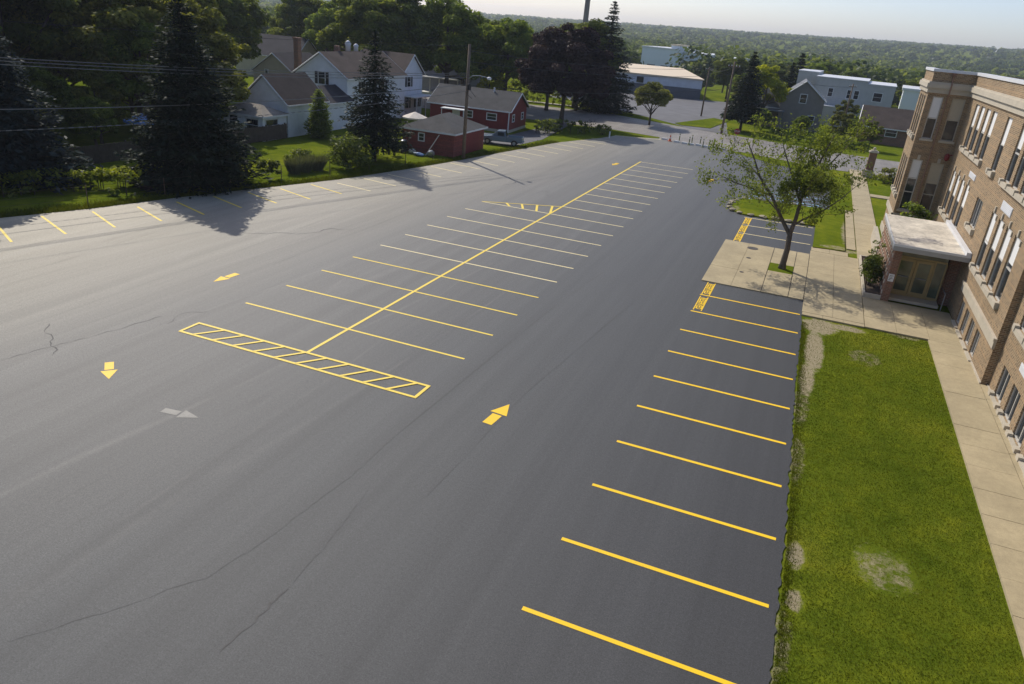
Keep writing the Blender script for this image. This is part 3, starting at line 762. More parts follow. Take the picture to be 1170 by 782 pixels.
def grp(y0, y1, n, gap): 
    w = ((y1-y0)-gap*(n-1))/n; return [(y0+i*(w+gap), y0+i*(w+gap)+w) for i in range(n)]
opsN = []; opsS = []; wins = []   # wins: (axis, plane, u0, u1, z0, z1, blindfrac, kind)
def addwin(ops, axis, plane, u0, u1, z0, z1, bf, kind='hung'):
    ops.append((u0, u1, z0, z1)); wins.append((axis, plane, u0, u1, z0, z1, bf, kind))
for (u0, u1) in grp(46.9, 53.9, 4, .62): addwin(opsN, 'x', XN, u0, u1, 7.15, 9.72, .48)
addwin(opsN, 'x', XN, 43.0, 44.2, 7.1, 9.72, .5)
for (u0, u1) in grp(34.3, 40.7, 4, .55): addwin(opsN, 'x', XN, u0, u1, 7.1, 9.72, .42)
for (u0, u1) in grp(47.7, 54.5, 4, .60): addwin(opsN, 'x', XN, u0, u1, 3.2, 5.70, .52)
addwin(opsN, 'x', XN, 43.2, 45.0, 4.15, 5.63, .0, 'triple')
for k, (u0, u1) in enumerate(grp(34.3, 40.7, 4, .55)): addwin(opsN, 'x', XN, u0, u1, 3.0, 5.70, [.42, .52, .50, .55][k])
for (u0, u1) in grp(35.2, 40.6, 4, .55): addwin(opsN, 'x', XN, u0, u1, .12, 1.30, 0, 'slider')
for k in range(13): addwin(opsS, 'x', XS, 30.45-1.8*k, 31.65-1.8*k, .12, 1.40, 0, 'slider')
for gy in (25.4, 16.2, 7.0):
    for k, (u0, u1) in enumerate(grp(gy, gy+6.3, 4, .55)):
        addwin(opsS, 'x', XS, u0, u1, 2.95, 5.70, [.5, .45, .55, .4][k]); addwin(opsS, 'x', XS, u0, u1, 7.1, 9.72, [.45, .55, .5, .5][k])
opsA = []; opsW = []
addwin(opsA, 'y', YW, 6.28, 6.90, 7.15, 9.78, .52, 'bluehung'); addwin(opsA, 'y', YW, 7.42, 8.18, 7.15, 9.78, .52, 'beige')
addwin(opsA, 'y', YW, 6.18, 6.80, 2.40, 5.78, .38, 'blueentry'); addwin(opsA, 'y', YW, 7.34, 8.10, 2.45, 5.70, .42, 'beigeentry')
for (u0, u1) in grp(57.4, 60.9, 3, .35): addwin(opsW, 'x', XWW, u0, u1, 7.15, 9.72, .5); addwin(opsW, 'x', XWW, u0, u1, 3.2, 5.7, .5)
mb = MB()
wall_open(mb, 'x', XN, YSTEP, YW, 0, TOP, opsN, .16, -1)
wall_open(mb, 'x', XS, -14, YSTEP, 0, TOP, opsS, .16, -1)
wall_open(mb, 'y', YW, XWW, XN, 0, TOP, opsA, .16, -1)
wall_open(mb, 'x', XWW, YW, YWN, 0, TOP, opsW, .16, -1)
mb.quad((XN, YSTEP, 0), (XS, YSTEP, 0), (XS, YSTEP, TOP), (XN, YSTEP, TOP))
mb.quad((XWW, YWN, 0), (30, YWN, 0), (30, YWN, TOP), (XWW, YWN, TOP)); mb.quad((30, -14, 0), (30, YWN, 0), (30, YWN, TOP), (30, -14, TOP)); mb.quad((XS, -14, 0), (30, -14, 0), (30, -14, TOP), (XS, -14, TOP))
# inner faces of the parapet
mb.quad((XN+.3, YSTEP, 10.8), (XN+.3, YW+.3, 10.8), (XN+.3, YW+.3, TOP), (XN+.3, YSTEP, TOP)); mb.quad((XS+.3, -14, 10.8), (XS+.3, YSTEP, 10.8), (XS+.3, YSTEP, TOP), (XS+.3, -14, TOP))
sch(mb, 'wall', M['brick'])
mb = MB(); mb.poly([(XS, -14, 10.85), (30, -14, 10.85), (30, YWN, 10.85), (XWW, YWN, 10.85), (XWW, YW, 10.85), (XN, YW, 10.85), (XN, YSTEP, 10.85), (XS, YSTEP, 10.85)]); 
for k in range(5): mb.box(14, 15.2, 8+9*k, 9.2+9*k, 10.86, 11.5)
sch(mb, 'roof', M['roofslate'])
def course(name, m, z0, z1, out_, inn=0.0, y_lo=-14, wing=True, north=True, step=True):
    mb = MB(); o = out_
    mb.box(XS-o, XS+inn, y_lo, YSTEP-o if step else YSTEP, z0, z1)
    if north:
        mb.box(XN-o, XN+inn, YSTEP-o, YW-o, z0, z1); mb.box(XN+inn, XS+inn, YSTEP-o, YSTEP-.001, z0, z1) if inn == 0 else None
        if wing: mb.box(XWW-o, XN+inn, YW-o, YW+inn, z0, z1); mb.box(XWW-o, XWW+inn, YW+inn, YWN+o, z0, z1)
    return sch(mb, name, M[m])
course('coping', 'coping', TOP-.04, TOP+.13, .07, .36)
course('cornice', 'stone', 10.28, 10.56, .20); course('cornice', 'stone', 9.98, 10.28, .10); course('cornice', 'stone', 10.56, 10.66, .12)
mb = MB(); mb.box(XN-.10, XN, YSTEP-.10, 41.2, 1.62, 2.05); mb.box(XN-.14, XN-.10, YSTEP-.12, 41.2, 1.95, 2.07); sch(mb, 'belt_course', M['stone'])
mb = MB(); mb.box(XWW-.10, XWW, YW-.10, YWN, 1.75, 2.1); mb.box(XWW-.10, XN, YW-.10, YW, 1.75, 2.1); mb.box(XWW-.08, XWW, YW-.08, YWN, 0, .5); sch(mb, 'belt_course', M['stone'])
mb = MB(); mb.box(XN-.06, XN, YSTEP-.06, 35.0, 0, .12); mb.box(XS-.06, XS, -14, YSTEP-.07, 0, .1); sch(mb, 'plinth', M['stone'])
# darker brick panels between storeys (south wing face)
def placed_window(axis, plane, u0, u1, z0, z1, bf, kind):
    w = u1-u0; h = z1-z0
    # local frame: x along wall, y outward(-) inward(+), z up
    if axis == 'x': loc = (plane+.10-SX, u1-SY, z0); rz = -math.pi/2; 
    else: loc = (u0-SX, plane+.10-SY, z0); rz = 0
    key = (round(w, 2), round(h, 2), bf, kind)
    if key in WC:
        o = copy_tree(WC[key], school); o.location = loc; o.rotation_euler = (0, 0, rz); return
    t = .06; fr = MB(); gl = MB(); bl = None
    fm, bm_ = 'winframe', 'blind'
    if 'beige' in kind: fm = 'stone'; bm_ = 'warmshadeblind'  # frame and blind colours carry the warm reflection on the shaded wall
    def bars(xs, zs):
        for x in xs: fr.box(x-t/2, x+t/2, -.03, .04, 0, h)
        for (xa, xb, z) in zs: fr.box(xa, xb, -.026, .036, z-t/2, z+t/2)
    fr.box(0, t, -.03, .05, 0, h); fr.box(w-t, w, -.03, .05, 0, h); fr.box(t, w-t, -.03, .05, 0, t); fr.box(t, w-t, -.03, .05, h-t, h)
    if kind in ('hung', 'bluehung', 'beige'): bars([], [(t, w-t, h*.5)])
    if 'entry' in kind: bars([], [(t, w-t, h*.36), (t, w-t, h*.64)])
    if kind == 'slider': bars([w*.5], [])
    if kind == 'triple': bars([w*.34, w*.67], [])
    o = fr.build('window', M[fm], school, loc, rz); WC[key] = o
    gl.box(t, w-t, .02, .03, t, h-t); gl.build('pane', M['glass'], o)
    if bf:
        b = MB(); zb = h*(1-bf)
        b.box(t+.005, w-t-.005, -.012, .012, zb, h-t-.005)
        for k in range(int((h-t-zb)/.05)): b.box(t+.01, w-t-.01, -.016, -.0125, zb+.05*k, zb+.05*k+.035) if False else None
        b.build('blind', M[bm_], o)
WC = {}
for wdef in wins: placed_window(*wdef)
# sills: one per window group, with the raised blocks between windows
def sill(axis, plane, u0, u1, z, blocks):
    mb = MB()
    if axis == 'x':
        mb.box(plane-.14, plane+.02, u0-.12, u1+.12, z-.20, z-.001)
        for b in blocks: mb.box(plane-.17, plane+.01, b-.16, b+.16, z-.12, z+.10)
    else:
        mb.box(u0-.08, u1+.08, plane-.12, plane+.02, z-.14, z-.001)
    sch(mb, 'sill', M['stone'])
def gs(y0, y1, n, gap):
    g_ = grp(y0, y1, n, gap); return [y0-.02] + [(g_[i][1]+g_[i+1][0])/2 for i in range(n-1)] + [y1+.02]
sill('x', XN, 46.9, 53.9, 7.15, gs(46.9, 53.9, 4, .62)); sill('x', XN, 43.0, 44.2, 7.1, [43.0, 44.2]); sill('x', XN, 34.3, 40.7, 7.1, gs(34.3, 40.7, 4, .55))
sill('x', XN, 47.7, 54.5, 3.2, gs(47.7, 54.5, 4, .6)); sill('x', XN, 43.2, 45.0, 4.15, [43.2, 45.0]); sill('x', XN, 34.3, 40.7, 3.0, gs(34.3, 40.7, 4, .55))
for (u0, u1) in grp(35.2, 40.6, 4, .55): sill('x', XN, u0, u1, .12, [])
for k in range(13): sill('x', XS, 30.45-1.8*k, 31.65-1.8*k, .12, [30.45-1.8*k, 31.65-1.8*k])
for gy in (25.4, 16.2, 7.0):
    for zz in (2.95, 7.1): sill('x', XS, gy, gy+6.3, zz, gs(gy, gy+6.3, 4, .55))
for (a, b, zz) in ((6.28, 6.90, 7.15), (7.42, 8.18, 7.15), (6.18, 6.8, 2.40), (7.34, 8.1, 2.45)): sill('y', YW, a, b, zz, [])
for (u0, u1) in grp(57.4, 60.9, 3, .35): sill('x', XWW, u0, u1, 7.15, [u0, u1]); sill('x', XWW, u0, u1, 3.2, [u0, u1])
# keystones and lintel blocks
mb = MB()
for (y0, y1, n, gp, zt, X_) in [(34.3,40.7,4,.55,5.70,XN), (47.7,54.5,4,.6,5.70,XN)] + [(gy, gy+6.3, 4, .55, 5.70, XS) for gy in (25.4, 16.2, 7.0)]:
    for (u0, u1) in grp(y0, y1, n, gp): mb.box(X_-.07, X_+.01, (u0+u1)/2-.08, (u0+u1)/2+.08, zt+.01, zt+.30); mb.box(X_-.05, X_+.01, u0-.1, u0, zt-.22, zt)
mb.box(6.42, 6.58, YW-.06, YW+.01, 5.79, 6.08); mb.box(7.64, 7.82, YW-.06, YW+.01, 5.72, 6.0)
sch(mb, 'keystone', M['stone'])
for (y0, y1, z0, z1, X_) in [(47.0,49.0,6.1,6.4,XN), (37.2,39.3,6.05,6.45,XN), (28,30,6.05,6.4,XS), (28.4,29.8,1.95,2.25,XS), (19,21,6.05,6.4,XS)]:
    mb = MB(); mb.box(X_-.03, X_+.01, y0, y1, z0, z1)
    for k in range(5): mb.box(X_-.045, X_-.03, y0+.05, y1-.05, z0+.05+k*(z1-z0-.08)/5, z0+.08+k*(z1-z0-.08)/5)
    sch(mb, 'vent_plate', M['coping'])
mb = MB(); mb.tube([(7.10, YW-.08, 11.25), (7.10, YW-.08, 10.72), (7.10, YW-.27, 10.5), (7.10, YW-.27, 9.9), (7.10, YW-.08, 9.7), (7.10, YW-.08, .2)], .045, 8)
mb.box(6.98, 7.22, YW-.16, YW-.01, 11.05, 11.26); sch(mb, 'downspout', M['redbrick'])
mb = MB(); mb.tube([(XN-.06, 56.3, 6.35), (XN-.32, 56.2, 6.35)], .04, 6); mb.lathe([(.05, 5.95), (.16, 6.05), (.16, 6.3), (.05, 6.42)], XN-.34, 56.2, 8); sch(mb, 'wall_lamp', M['redsid'])

# entrance canopy and doors
CX0, CX1, CY0, CY1 = 4.87, XN-.01, 41.7, 49.9
mb = MB(); mb.box(CX0, CX1, CY0, CY1, 2.84, 3.14); sch(mb, 'canopy', M['fascia'], bevel=.02)
mb = MB(); mb.box(CX0+.03, CX1-.25, CY0+.03, CY1-.03, 3.142, 3.165); sch(mb, 'canopy_roof', M['canopy'])
mb = MB(); mb.box(CX1-.24, CX1-.02, CY0+.01, CY1, 3.143, 3.34); mb.box(CX0-.02, CX1, CY0-.02, CY0+.02, 3.08, 3.20); mb.box(CX0-.02, CX0+.02, CY0+.02, CY1, 3.08, 3.20); sch(mb, 'canopy_flashing', M['coping'])
mb = MB(); mb.box(5.02, 5.38, 41.95, 50.0, 0, 2.84); sch(mb, 'entrance_wall', M['redbrick'])
mb = MB(); 
for k in range(11):
    for j in range(5): mb.box(4.985, 5.02, 42.2+.75*k+(.3 if j % 2 else 0), 42.42+.75*k+(.3 if j % 2 else 0), .35+.5*j, .53+.5*j)
sch(mb, 'wall_block_pattern', M['stone'])['kind'] = 'stuff'
mb = MB(); mb.box(7.85, XN-.005, 43.4, 43.7, 0, 2.84); sch(mb, 'entrance_wall', M['redbrick'])
mb = MB(); mb.box(5.38, XN-.005, 49.6, 49.95, 0, 2.84); sch(mb, 'entrance_wall', M['redbrick'])
mb = MB(); mb.box(5.40, 7.80, 42.3, 43.6, .05, .20); sch(mb, 'door_step', M['stone'])
YD = 43.15
def door(x0, x1):
    fr = MB(); t = .13; z0, z1 = .20, 2.22
    fr.box(x0, x0+t, YD, YD+.06, z0, z1); fr.box(x1-t, x1, YD, YD+.06, z0, z1); fr.box(x0+t, x1-t, YD, YD+.06, z0, z0+.26); fr.box(x0+t, x1-t, YD, YD+.06, z1-.14, z1)
    o = sch(fr, 'door', M['doorframe'])
    g_ = MB(); g_.box(x0+t, x1-t, YD+.025, YD+.035, z0+.26, z1-.14); g_.build('pane', M['greenglass'], o)
    h_ = MB(); h_.tube([(x0+t+.05, YD-.04, 1.25), (x1-t-.05, YD-.04, 1.25)], .02, 6); h_.build('push_bar', M['metal'], o)
door(5.45, 6.30); door(6.32, 7.17)
fr = MB(); fr.box(5.39, 7.75, YD-.01, YD+.07, 2.24, 2.34); fr.box(5.39, 7.75, YD-.01, YD+.07, 2.78, 2.838); fr.box(7.18, 7.26, YD-.01, YD+.07, .2, 2.24); fr.box(7.70, 7.78, YD-.01, YD+.07, .2, 2.24); fr.box(7.26, 7.70, YD-.01, YD+.07, .2, .34)
o = sch(fr, 'door_surround', M['doorframe']); g_ = MB(); g_.box(5.40, 7.74, YD+.02, YD+.03, 2.34, 2.78); g_.box(7.26, 7.70, YD+.02, YD+.03, .34, 2.24); g_.build('pane', M['greenglass'], o)
mb = MB(); mb.box(5.06, 5.33, 41.915, 41.945, 1.15, 1.55); o = sch(mb, 'notice', M['white'])
mb = MB()
for k in range(4): mb.box(5.10, 5.10+[.19,.15,.18,.10][k], 41.909, 41.914, 1.45-k*.075, 1.475-k*.075)
mb.build('notice_lines', M['black'], o)
mb = MB(); mb.tube([(7.9, 42.1, .05), (7.9, 42.1, .95), (7.9, 43.3, .95)], .025, 6); sch(mb, 'handrail', M['metal'])
# dark recess ground at the door
# planters
mb = MB(); mb.box(4.12, 4.22, 42.0, 50.4, -.02, .28); mb.box(4.22, 5.0, 42.0, 42.1, -.02, .28); mb.box(4.22, 5.0, 50.3, 50.4, -.02, .28); mb.box(4.22, 5.0, 42.1, 50.3, -.02, .16, mi=1)
pl_ = mb.build('planter_kerb', [M['stone'], M['soil']]); tag(pl_, 'low stone edged planting bed left of the entrance wall', 'planter')
mb = MB(); mb.box(5.0, 5.2, 50.42, 56.4, -.02, .95); mb.box(4.96, 5.24, 50.42, 56.4, .95, 1.03); tag(mb.build('planter_wall', M['stone']), 'pale stone planter wall behind the entrance canopy', 'wall')

# ------------------------------------------------------------------ shrubs by the school
def flecks(root, n, r, h, matk, seed): pass
q0 = shrub('light green flowering shrub in the bed left of the school doors', (4.45, 44.2, .15), 1.05, 1.9, 'locust', 21, 30, 420, .07, ex=.6)
shrub('second light shrub further along the entrance bed', (4.6, 46.6, .15), .7, 1.25, 'locust', 22, 16, 320, .07, ex=.6)
mb = MB(); mb.tube([(4.5,44.9,.1), (4.45,45.2,1.6), (4.55,45.5,2.3)], [.03,.02,.01], 6)
root = empty('sapling', (4.5, 45.0, .1)); tag(root, 'tall thin twiggy sapling rising from the entrance bed', 'shrub')
cl = [(0+random.uniform(-.25,.25), random.uniform(-.25,.25), 1.0+k*.17, .22, random.uniform(.3,.8)) for k in range(9)]
link('foliage', leaves_mesh('foliage', *crown_pts(cl, 200, .06)), L['locust'], root); mb = MB(); mb.tube([(0,0,0), (.03,.02,1.2), (0,.05,2.5)], [.03,.02,.006], 6); mb.build('stem', M['bark'], root)
shrub('dark green shrub behind the entrance canopy', (6.9, 53.0, 0), 1.3, 4.1, 'green', 23, 34, 260, .11)

# ------------------------------------------------------------------ thin tree by the entrance
CAMH = 12.0872
def thin_tree():
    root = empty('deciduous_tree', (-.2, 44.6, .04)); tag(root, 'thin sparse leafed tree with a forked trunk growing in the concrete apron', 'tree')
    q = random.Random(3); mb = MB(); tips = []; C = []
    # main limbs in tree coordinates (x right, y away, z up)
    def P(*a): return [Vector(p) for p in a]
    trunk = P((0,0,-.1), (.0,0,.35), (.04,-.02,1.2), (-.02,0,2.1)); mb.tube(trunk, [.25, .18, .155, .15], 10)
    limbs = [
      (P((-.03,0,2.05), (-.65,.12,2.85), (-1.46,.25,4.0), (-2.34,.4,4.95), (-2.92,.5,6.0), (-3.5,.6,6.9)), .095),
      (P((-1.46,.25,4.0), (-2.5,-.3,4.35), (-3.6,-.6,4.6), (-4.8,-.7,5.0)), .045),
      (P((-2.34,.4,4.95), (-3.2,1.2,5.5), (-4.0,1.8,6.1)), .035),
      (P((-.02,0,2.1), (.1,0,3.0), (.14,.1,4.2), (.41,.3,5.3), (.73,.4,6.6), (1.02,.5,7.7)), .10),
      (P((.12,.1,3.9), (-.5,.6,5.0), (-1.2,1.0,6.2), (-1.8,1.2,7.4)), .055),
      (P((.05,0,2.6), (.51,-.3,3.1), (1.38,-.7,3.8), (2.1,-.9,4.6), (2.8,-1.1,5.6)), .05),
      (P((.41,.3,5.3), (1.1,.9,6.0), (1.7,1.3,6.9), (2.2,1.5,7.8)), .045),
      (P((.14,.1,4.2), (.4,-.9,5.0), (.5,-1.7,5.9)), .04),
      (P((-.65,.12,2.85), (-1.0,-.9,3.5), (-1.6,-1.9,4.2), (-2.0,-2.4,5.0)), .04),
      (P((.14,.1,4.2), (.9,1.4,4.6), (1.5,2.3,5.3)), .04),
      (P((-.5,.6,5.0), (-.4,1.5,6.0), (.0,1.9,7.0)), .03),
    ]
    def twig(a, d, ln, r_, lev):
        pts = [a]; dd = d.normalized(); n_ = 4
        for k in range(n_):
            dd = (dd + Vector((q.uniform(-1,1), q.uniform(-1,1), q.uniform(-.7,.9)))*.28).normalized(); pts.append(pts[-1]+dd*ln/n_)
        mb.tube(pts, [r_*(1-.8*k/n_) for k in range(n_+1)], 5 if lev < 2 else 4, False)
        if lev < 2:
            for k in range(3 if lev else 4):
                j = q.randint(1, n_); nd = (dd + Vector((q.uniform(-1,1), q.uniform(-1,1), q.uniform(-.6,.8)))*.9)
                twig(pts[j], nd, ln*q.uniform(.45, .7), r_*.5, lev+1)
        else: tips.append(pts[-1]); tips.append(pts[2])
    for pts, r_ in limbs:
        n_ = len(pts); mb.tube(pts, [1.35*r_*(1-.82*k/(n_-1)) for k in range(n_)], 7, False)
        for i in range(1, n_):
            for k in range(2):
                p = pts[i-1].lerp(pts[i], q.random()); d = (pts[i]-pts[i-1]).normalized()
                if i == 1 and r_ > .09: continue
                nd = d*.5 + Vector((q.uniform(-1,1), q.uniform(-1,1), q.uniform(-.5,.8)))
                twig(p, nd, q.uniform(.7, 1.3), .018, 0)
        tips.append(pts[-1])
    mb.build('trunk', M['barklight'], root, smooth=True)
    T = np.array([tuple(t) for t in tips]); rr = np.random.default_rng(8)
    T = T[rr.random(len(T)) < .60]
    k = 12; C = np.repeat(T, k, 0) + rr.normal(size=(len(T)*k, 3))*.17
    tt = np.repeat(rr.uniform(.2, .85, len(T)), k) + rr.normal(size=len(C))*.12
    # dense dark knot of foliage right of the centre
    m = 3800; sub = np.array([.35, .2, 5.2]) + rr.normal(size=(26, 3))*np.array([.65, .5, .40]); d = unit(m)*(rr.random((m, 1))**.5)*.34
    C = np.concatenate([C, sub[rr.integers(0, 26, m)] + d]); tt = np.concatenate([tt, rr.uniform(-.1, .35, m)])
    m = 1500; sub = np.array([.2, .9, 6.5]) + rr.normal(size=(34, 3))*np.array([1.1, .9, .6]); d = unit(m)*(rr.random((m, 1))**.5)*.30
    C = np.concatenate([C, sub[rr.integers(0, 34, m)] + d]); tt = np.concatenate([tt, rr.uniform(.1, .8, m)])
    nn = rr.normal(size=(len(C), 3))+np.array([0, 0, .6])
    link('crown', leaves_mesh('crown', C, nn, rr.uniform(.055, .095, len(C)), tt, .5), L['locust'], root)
thin_tree()

# ------------------------------------------------------------------ left side: conifers, hedge, shrubs
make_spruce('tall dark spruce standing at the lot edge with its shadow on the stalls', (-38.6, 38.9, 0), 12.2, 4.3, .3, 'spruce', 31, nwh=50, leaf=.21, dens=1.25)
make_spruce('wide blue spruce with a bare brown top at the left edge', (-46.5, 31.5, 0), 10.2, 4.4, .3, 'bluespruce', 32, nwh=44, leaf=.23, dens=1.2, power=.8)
make_spruce('open spruce with drooping boughs behind the round dark bush', (-34.4, 55.0, 0), 10.4, 3.0, 1.6, 'spruce', 33, nwh=30, leaf=.19, dens=.8, droop=.42)
root = make_spruce('small narrow bright conifer against the white garage', (-44.3, 61.0, 0), 4.6, 1.15, .2, 'green', 34, name='cypress_tree', nwh=26, leaf=.13, dens=1.6, droop=-.25, power=.6)
shrub('big round dark bush at the lot edge under the spruce', (-34.0, 50.8, 0), 2.1, 2.9, 'oak', 41, 34, 240, .13, name='bush', cat='bush')
shrub('small upright bush with a shadow beside the fence post', (-35.7, 43.6, 0), .75, 1.6, 'oak', 42, 16, 300, .09, name='bush', cat='bush', stems=False)
shrub('low dark bush left of the small upright bush, further in', (-38.4, 45.4, 0), .65, .8, 'oak', 43, 12, 260, .09, name='bush', cat='bush', stems=False)
shrub('wide low bush near the wooden fence', (-38.6, 50.2, 0), 1.5, 1.1, 'oak', 44, 18, 240, .10, name='bush', cat='bush', stems=False)
shrub('lower leafy bush at the right foot of the round dark bush', (-36.0, 52.4, 0), 1.1, 1.0, 'green', 45, 12, 240, .10, name='bush', cat='bush', stems=False)
def orn(loc, seed, label):
    q = np.random.default_rng(seed); m = 2600; a = q.uniform(0, 6.28, m); u = q.random(m)**.5*.35; ln = q.uniform(.25, .55, m)
    sp = q.uniform(.1, .65, m); ax = np.stack([np.cos(a)*sp, np.sin(a)*sp, np.ones(m)], 1)
    C = np.stack([np.cos(a)*u, np.sin(a)*u, np.zeros(m)], 1) + ax*(ln*q.uniform(.6, 1.6, m))[:, None]
    me = leaves_mesh('ornamental_grass', C, np.stack([q.normal(size=m), q.normal(size=m), q.normal(size=m)*.2], 1), ln, q.uniform(.1, 1, m), .03, ax)
    o = link('ornamental_grass', me, L['ornament'], None, loc); tag(o, label, 'grass clump', 'pale ornamental grass clumps')
for k, (x, y) in enumerate([(-35.9, 46.2), (-35.7, 47.3), (-35.4, 48.4)]):
    orn((x, y, 0), 50+k, ['leftmost pale ornamental grass clump', 'middle pale ornamental grass clump', 'pale ornamental grass clump nearest the round dark bush'][k])
# bright vine hedge at left
def hedge(name, a, b, w, h, n, matk, label, seed, leaf=.13, zb=.2, per=150):
    q = np.random.default_rng(seed); root = empty(name, (a[0], a[1], 0)); tag(root, label, 'hedge'); cl = []
    for i in range(n):
        t = q.random(); cl.append(((b[0]-a[0])*t+q.normal()*w*.4, (b[1]-a[1])*t+q.normal()*w*.4, q.uniform(zb, h), q.uniform(.25, .5), q.uniform(.2, .9)))
    link('foliage', leaves_mesh('foliage', *crown_pts(cl, per, leaf)), L[matk], root)
    mb = MB()
    for c in cl[:14]: mb.tube([(c[0], c[1], -.05), (c[0]*1.002, c[1], c[2])], [.03, .012], 5, False)
    mb.build('stem', M['bark'], root); return root
hedge('hedge', (-41.8, 32.2), (-39.4, 39.2), .5, 1.15, 70, 'hedge', 'bright yellow green leafy hedge left of the tall dark spruce', 61, zb=.6)
hedge('hedge', (-45.5, 24.5), (-42.3, 31.8), .8, 1.3, 75, 'oak', 'dark shaded hedge under the blue spruce', 62)
shrub('brown dead plant on the grass left of the tall dark spruce', (-39.0, 35.3, 0), .45, .35, 'purple', 63, 8, 200, .07, name='plant', cat='plant')
shrub('small leafy plant by the chain link post on the left lawn', (-39.5, 33.1, 0), .5, .45, 'green', 64, 8, 200, .08, name='plant', cat='plant')
root = empty('young_tree', (-38.9, 33.6, 0)); tag(root, 'slender young tree with small crown by the left edge of the lot', 'tree')
cl = [(random.uniform(-.8,.8), random.uniform(-.8,.8), 1.3+random.uniform(-.1,.2), .35, random.uniform(.5,.9)) for k in range(9)]
link('crown', leaves_mesh('crown', *crown_pts(cl, 150, .1)), L['hedge'], root); mb = MB(); mb.tube([(0,0,0), (.02,0,1.3)], [.04,.02], 6)
for c in cl[:5]: mb.tube([(.02,0,1.0), c[:3]], [.02,.008], 4, False)
mb.build('trunk', M['bark'], root)

# ------------------------------------------------------------------ wooden fence
def picket(a, b, h, label):
    a = Vector((*a, 0)); b = Vector((*b, 0)); d = (b-a); ln = d.length; root = empty('wooden_fence', tuple(a), math.atan2(d.y, d.x)); tag(root, label, 'fence')
    n_ = int(ln/.16); mb = MB(); q = random.Random(9)
    for k in range(n_): mb.box(k*.16+.006, k*.16+.15, -.012, .012, .05, h+q.uniform(-.03, .03))
    mb.build('boards', M['wood'], root); mb = MB(); mb.box(0, ln, .014, .05, .3, .38); mb.box(0, ln, .014, .05, h-.35, h-.27); mb.build('rail', M['wood'], root)
    k = 0.
    while k < ln: mb = MB(); mb.box(k-.05, k+.05, .052, .15, 0, h+.08); mb.build('post', M['wood'], root); k += 2.4
picket((-47.5, 36.5), (-45.9, 58.3), 1.35, 'dark weathered board fence in front of the white porch building')
# chain-link posts along the lot
def lerp2(a, b, t): return (a[0]+(b[0]-a[0])*t, a[1]+(b[1]-a[1])*t)
posts = [(-41.6,22.6),(-40.3,26.0),(-38.6,30.6),(-37.1,34.9),(-35.9,39.4),(-34.7,43.2),(-33.4,47.2),(-32.5,51.2),(-31.7,55.6),(-31.0,59.2)]
root = empty('chain_link_fence', (-39, 30, 0)); tag(root, 'low wire fence on thin rusty posts along the left edge of the lot', 'fence')
M['rust'] = simple('rusty_steel', (.11,.07,.05), .8, .3)
for p in posts: mb = MB(); mb.tube([(p[0]+39, p[1]-30, -.1), (p[0]+39, p[1]-30, 1.15)], .028, 6); mb.build('post', M['rust'], root)
mb = MB()
for i in range(len(posts)-1):
    a, b = posts[i], posts[i+1]
    for zz in (1.1, .75, .4): mb.tube([(a[0]+39, a[1]-30, zz), ((a[0]+b[0])/2+39, (a[1]+b[1])/2-30, zz-.03), (b[0]+39, b[1]-30, zz)], .006, 4, False)
mb.build('wire', M['rust'], root)

# ------------------------------------------------------------------ utility poles and wires
def pole(label, loc, h, r_, arms=(), lampdir=None, lampz=0):
    root = empty('utility_pole', loc); tag(root, label, 'utility pole')
    mb = MB(); mb.tube([(0,0,-.1), (0,0,h*.5), (0,0,h)], [r_, r_*.85, r_*.68], 12); mb.build('pole', M['polewood'], root, smooth=True)
    for (z, ln, ang) in arms:
        c, s_ = math.cos(ang), math.sin(ang); mb = MB(); mb.tube([(-c*ln/2, -s_*ln/2, z), (c*ln/2, s_*ln/2, z)], .055, 4); mb.build('crossarm', M['polewood'], root)
        for t in (-.45, -.2, .2, .45): mb = MB(); mb.lathe([(.03, z+.05), (.05, z+.12), (.03, z+.2)], c*ln*t, s_*ln*t, 6); mb.build('insulator', M['white'], root)
    if lampdir is not None:
        c, s_ = math.cos(lampdir), math.sin(lampdir); mb = MB(); mb.tube([(0,0,lampz-.35), (c*.5, s_*.5, lampz-.02), (c*1.3, s_*1.3, lampz+.06), (c*2.1, s_*2.1, lampz)], [.04,.035,.03,.03], 6)
        a = mb.build('lamp_arm', M['metal'], root); mb = MB(); mb.lathe([(.06,-.18), (.17,-.16), (.20,-.05), (.16,.04), (.05,.07)], 0, 0, 10)
        o = mb.build('lamp_head', M['white'], a, (c*2.3, s_*2.3, lampz), smooth=True)
    return root
p1 = pole('tall wooden utility pole with a street lamp beside the red garage', (-29.35, 62.0, 0), 9.75, .17, lampdir=R(-12), lampz=7.25)
mb = MB(); mb.lathe([(.05,6.0), (.17,6.05), (.17,6.5), (.05,6.6)], .28, -.2, 10); mb.tube([(.1,-.1,6.2), (.28,-.2,6.2)], .03, 5); mb.tube([(0,-.1,6.1), (.25,-.3,5.6), (.6,-.2,5.35)], .02, 5); mb.tube([(0,-.1,6.3), (.5,-.15,5.9), (.9,-.1,5.5)], .02, 5)
mb.build('junction_box', M['black'], p1)
p2 = pole('wooden utility pole across the street in front of the dark evergreen', (-12.3, 108.1, 0), 9.3, .16, arms=[(8.7, 1.6, R(20))])
p3 = pole('thinner utility pole behind the grass wedge by the warehouse lot', (-18.4, 128.8, 0), 7.6, .14, arms=[(7.2, 1.2, R(10))])
p4 = pole('dark utility pole in front of the blue grey building', (3.2, 128.0, 0), 7.4, .14, arms=[(7.0, 1.1, R(10))])
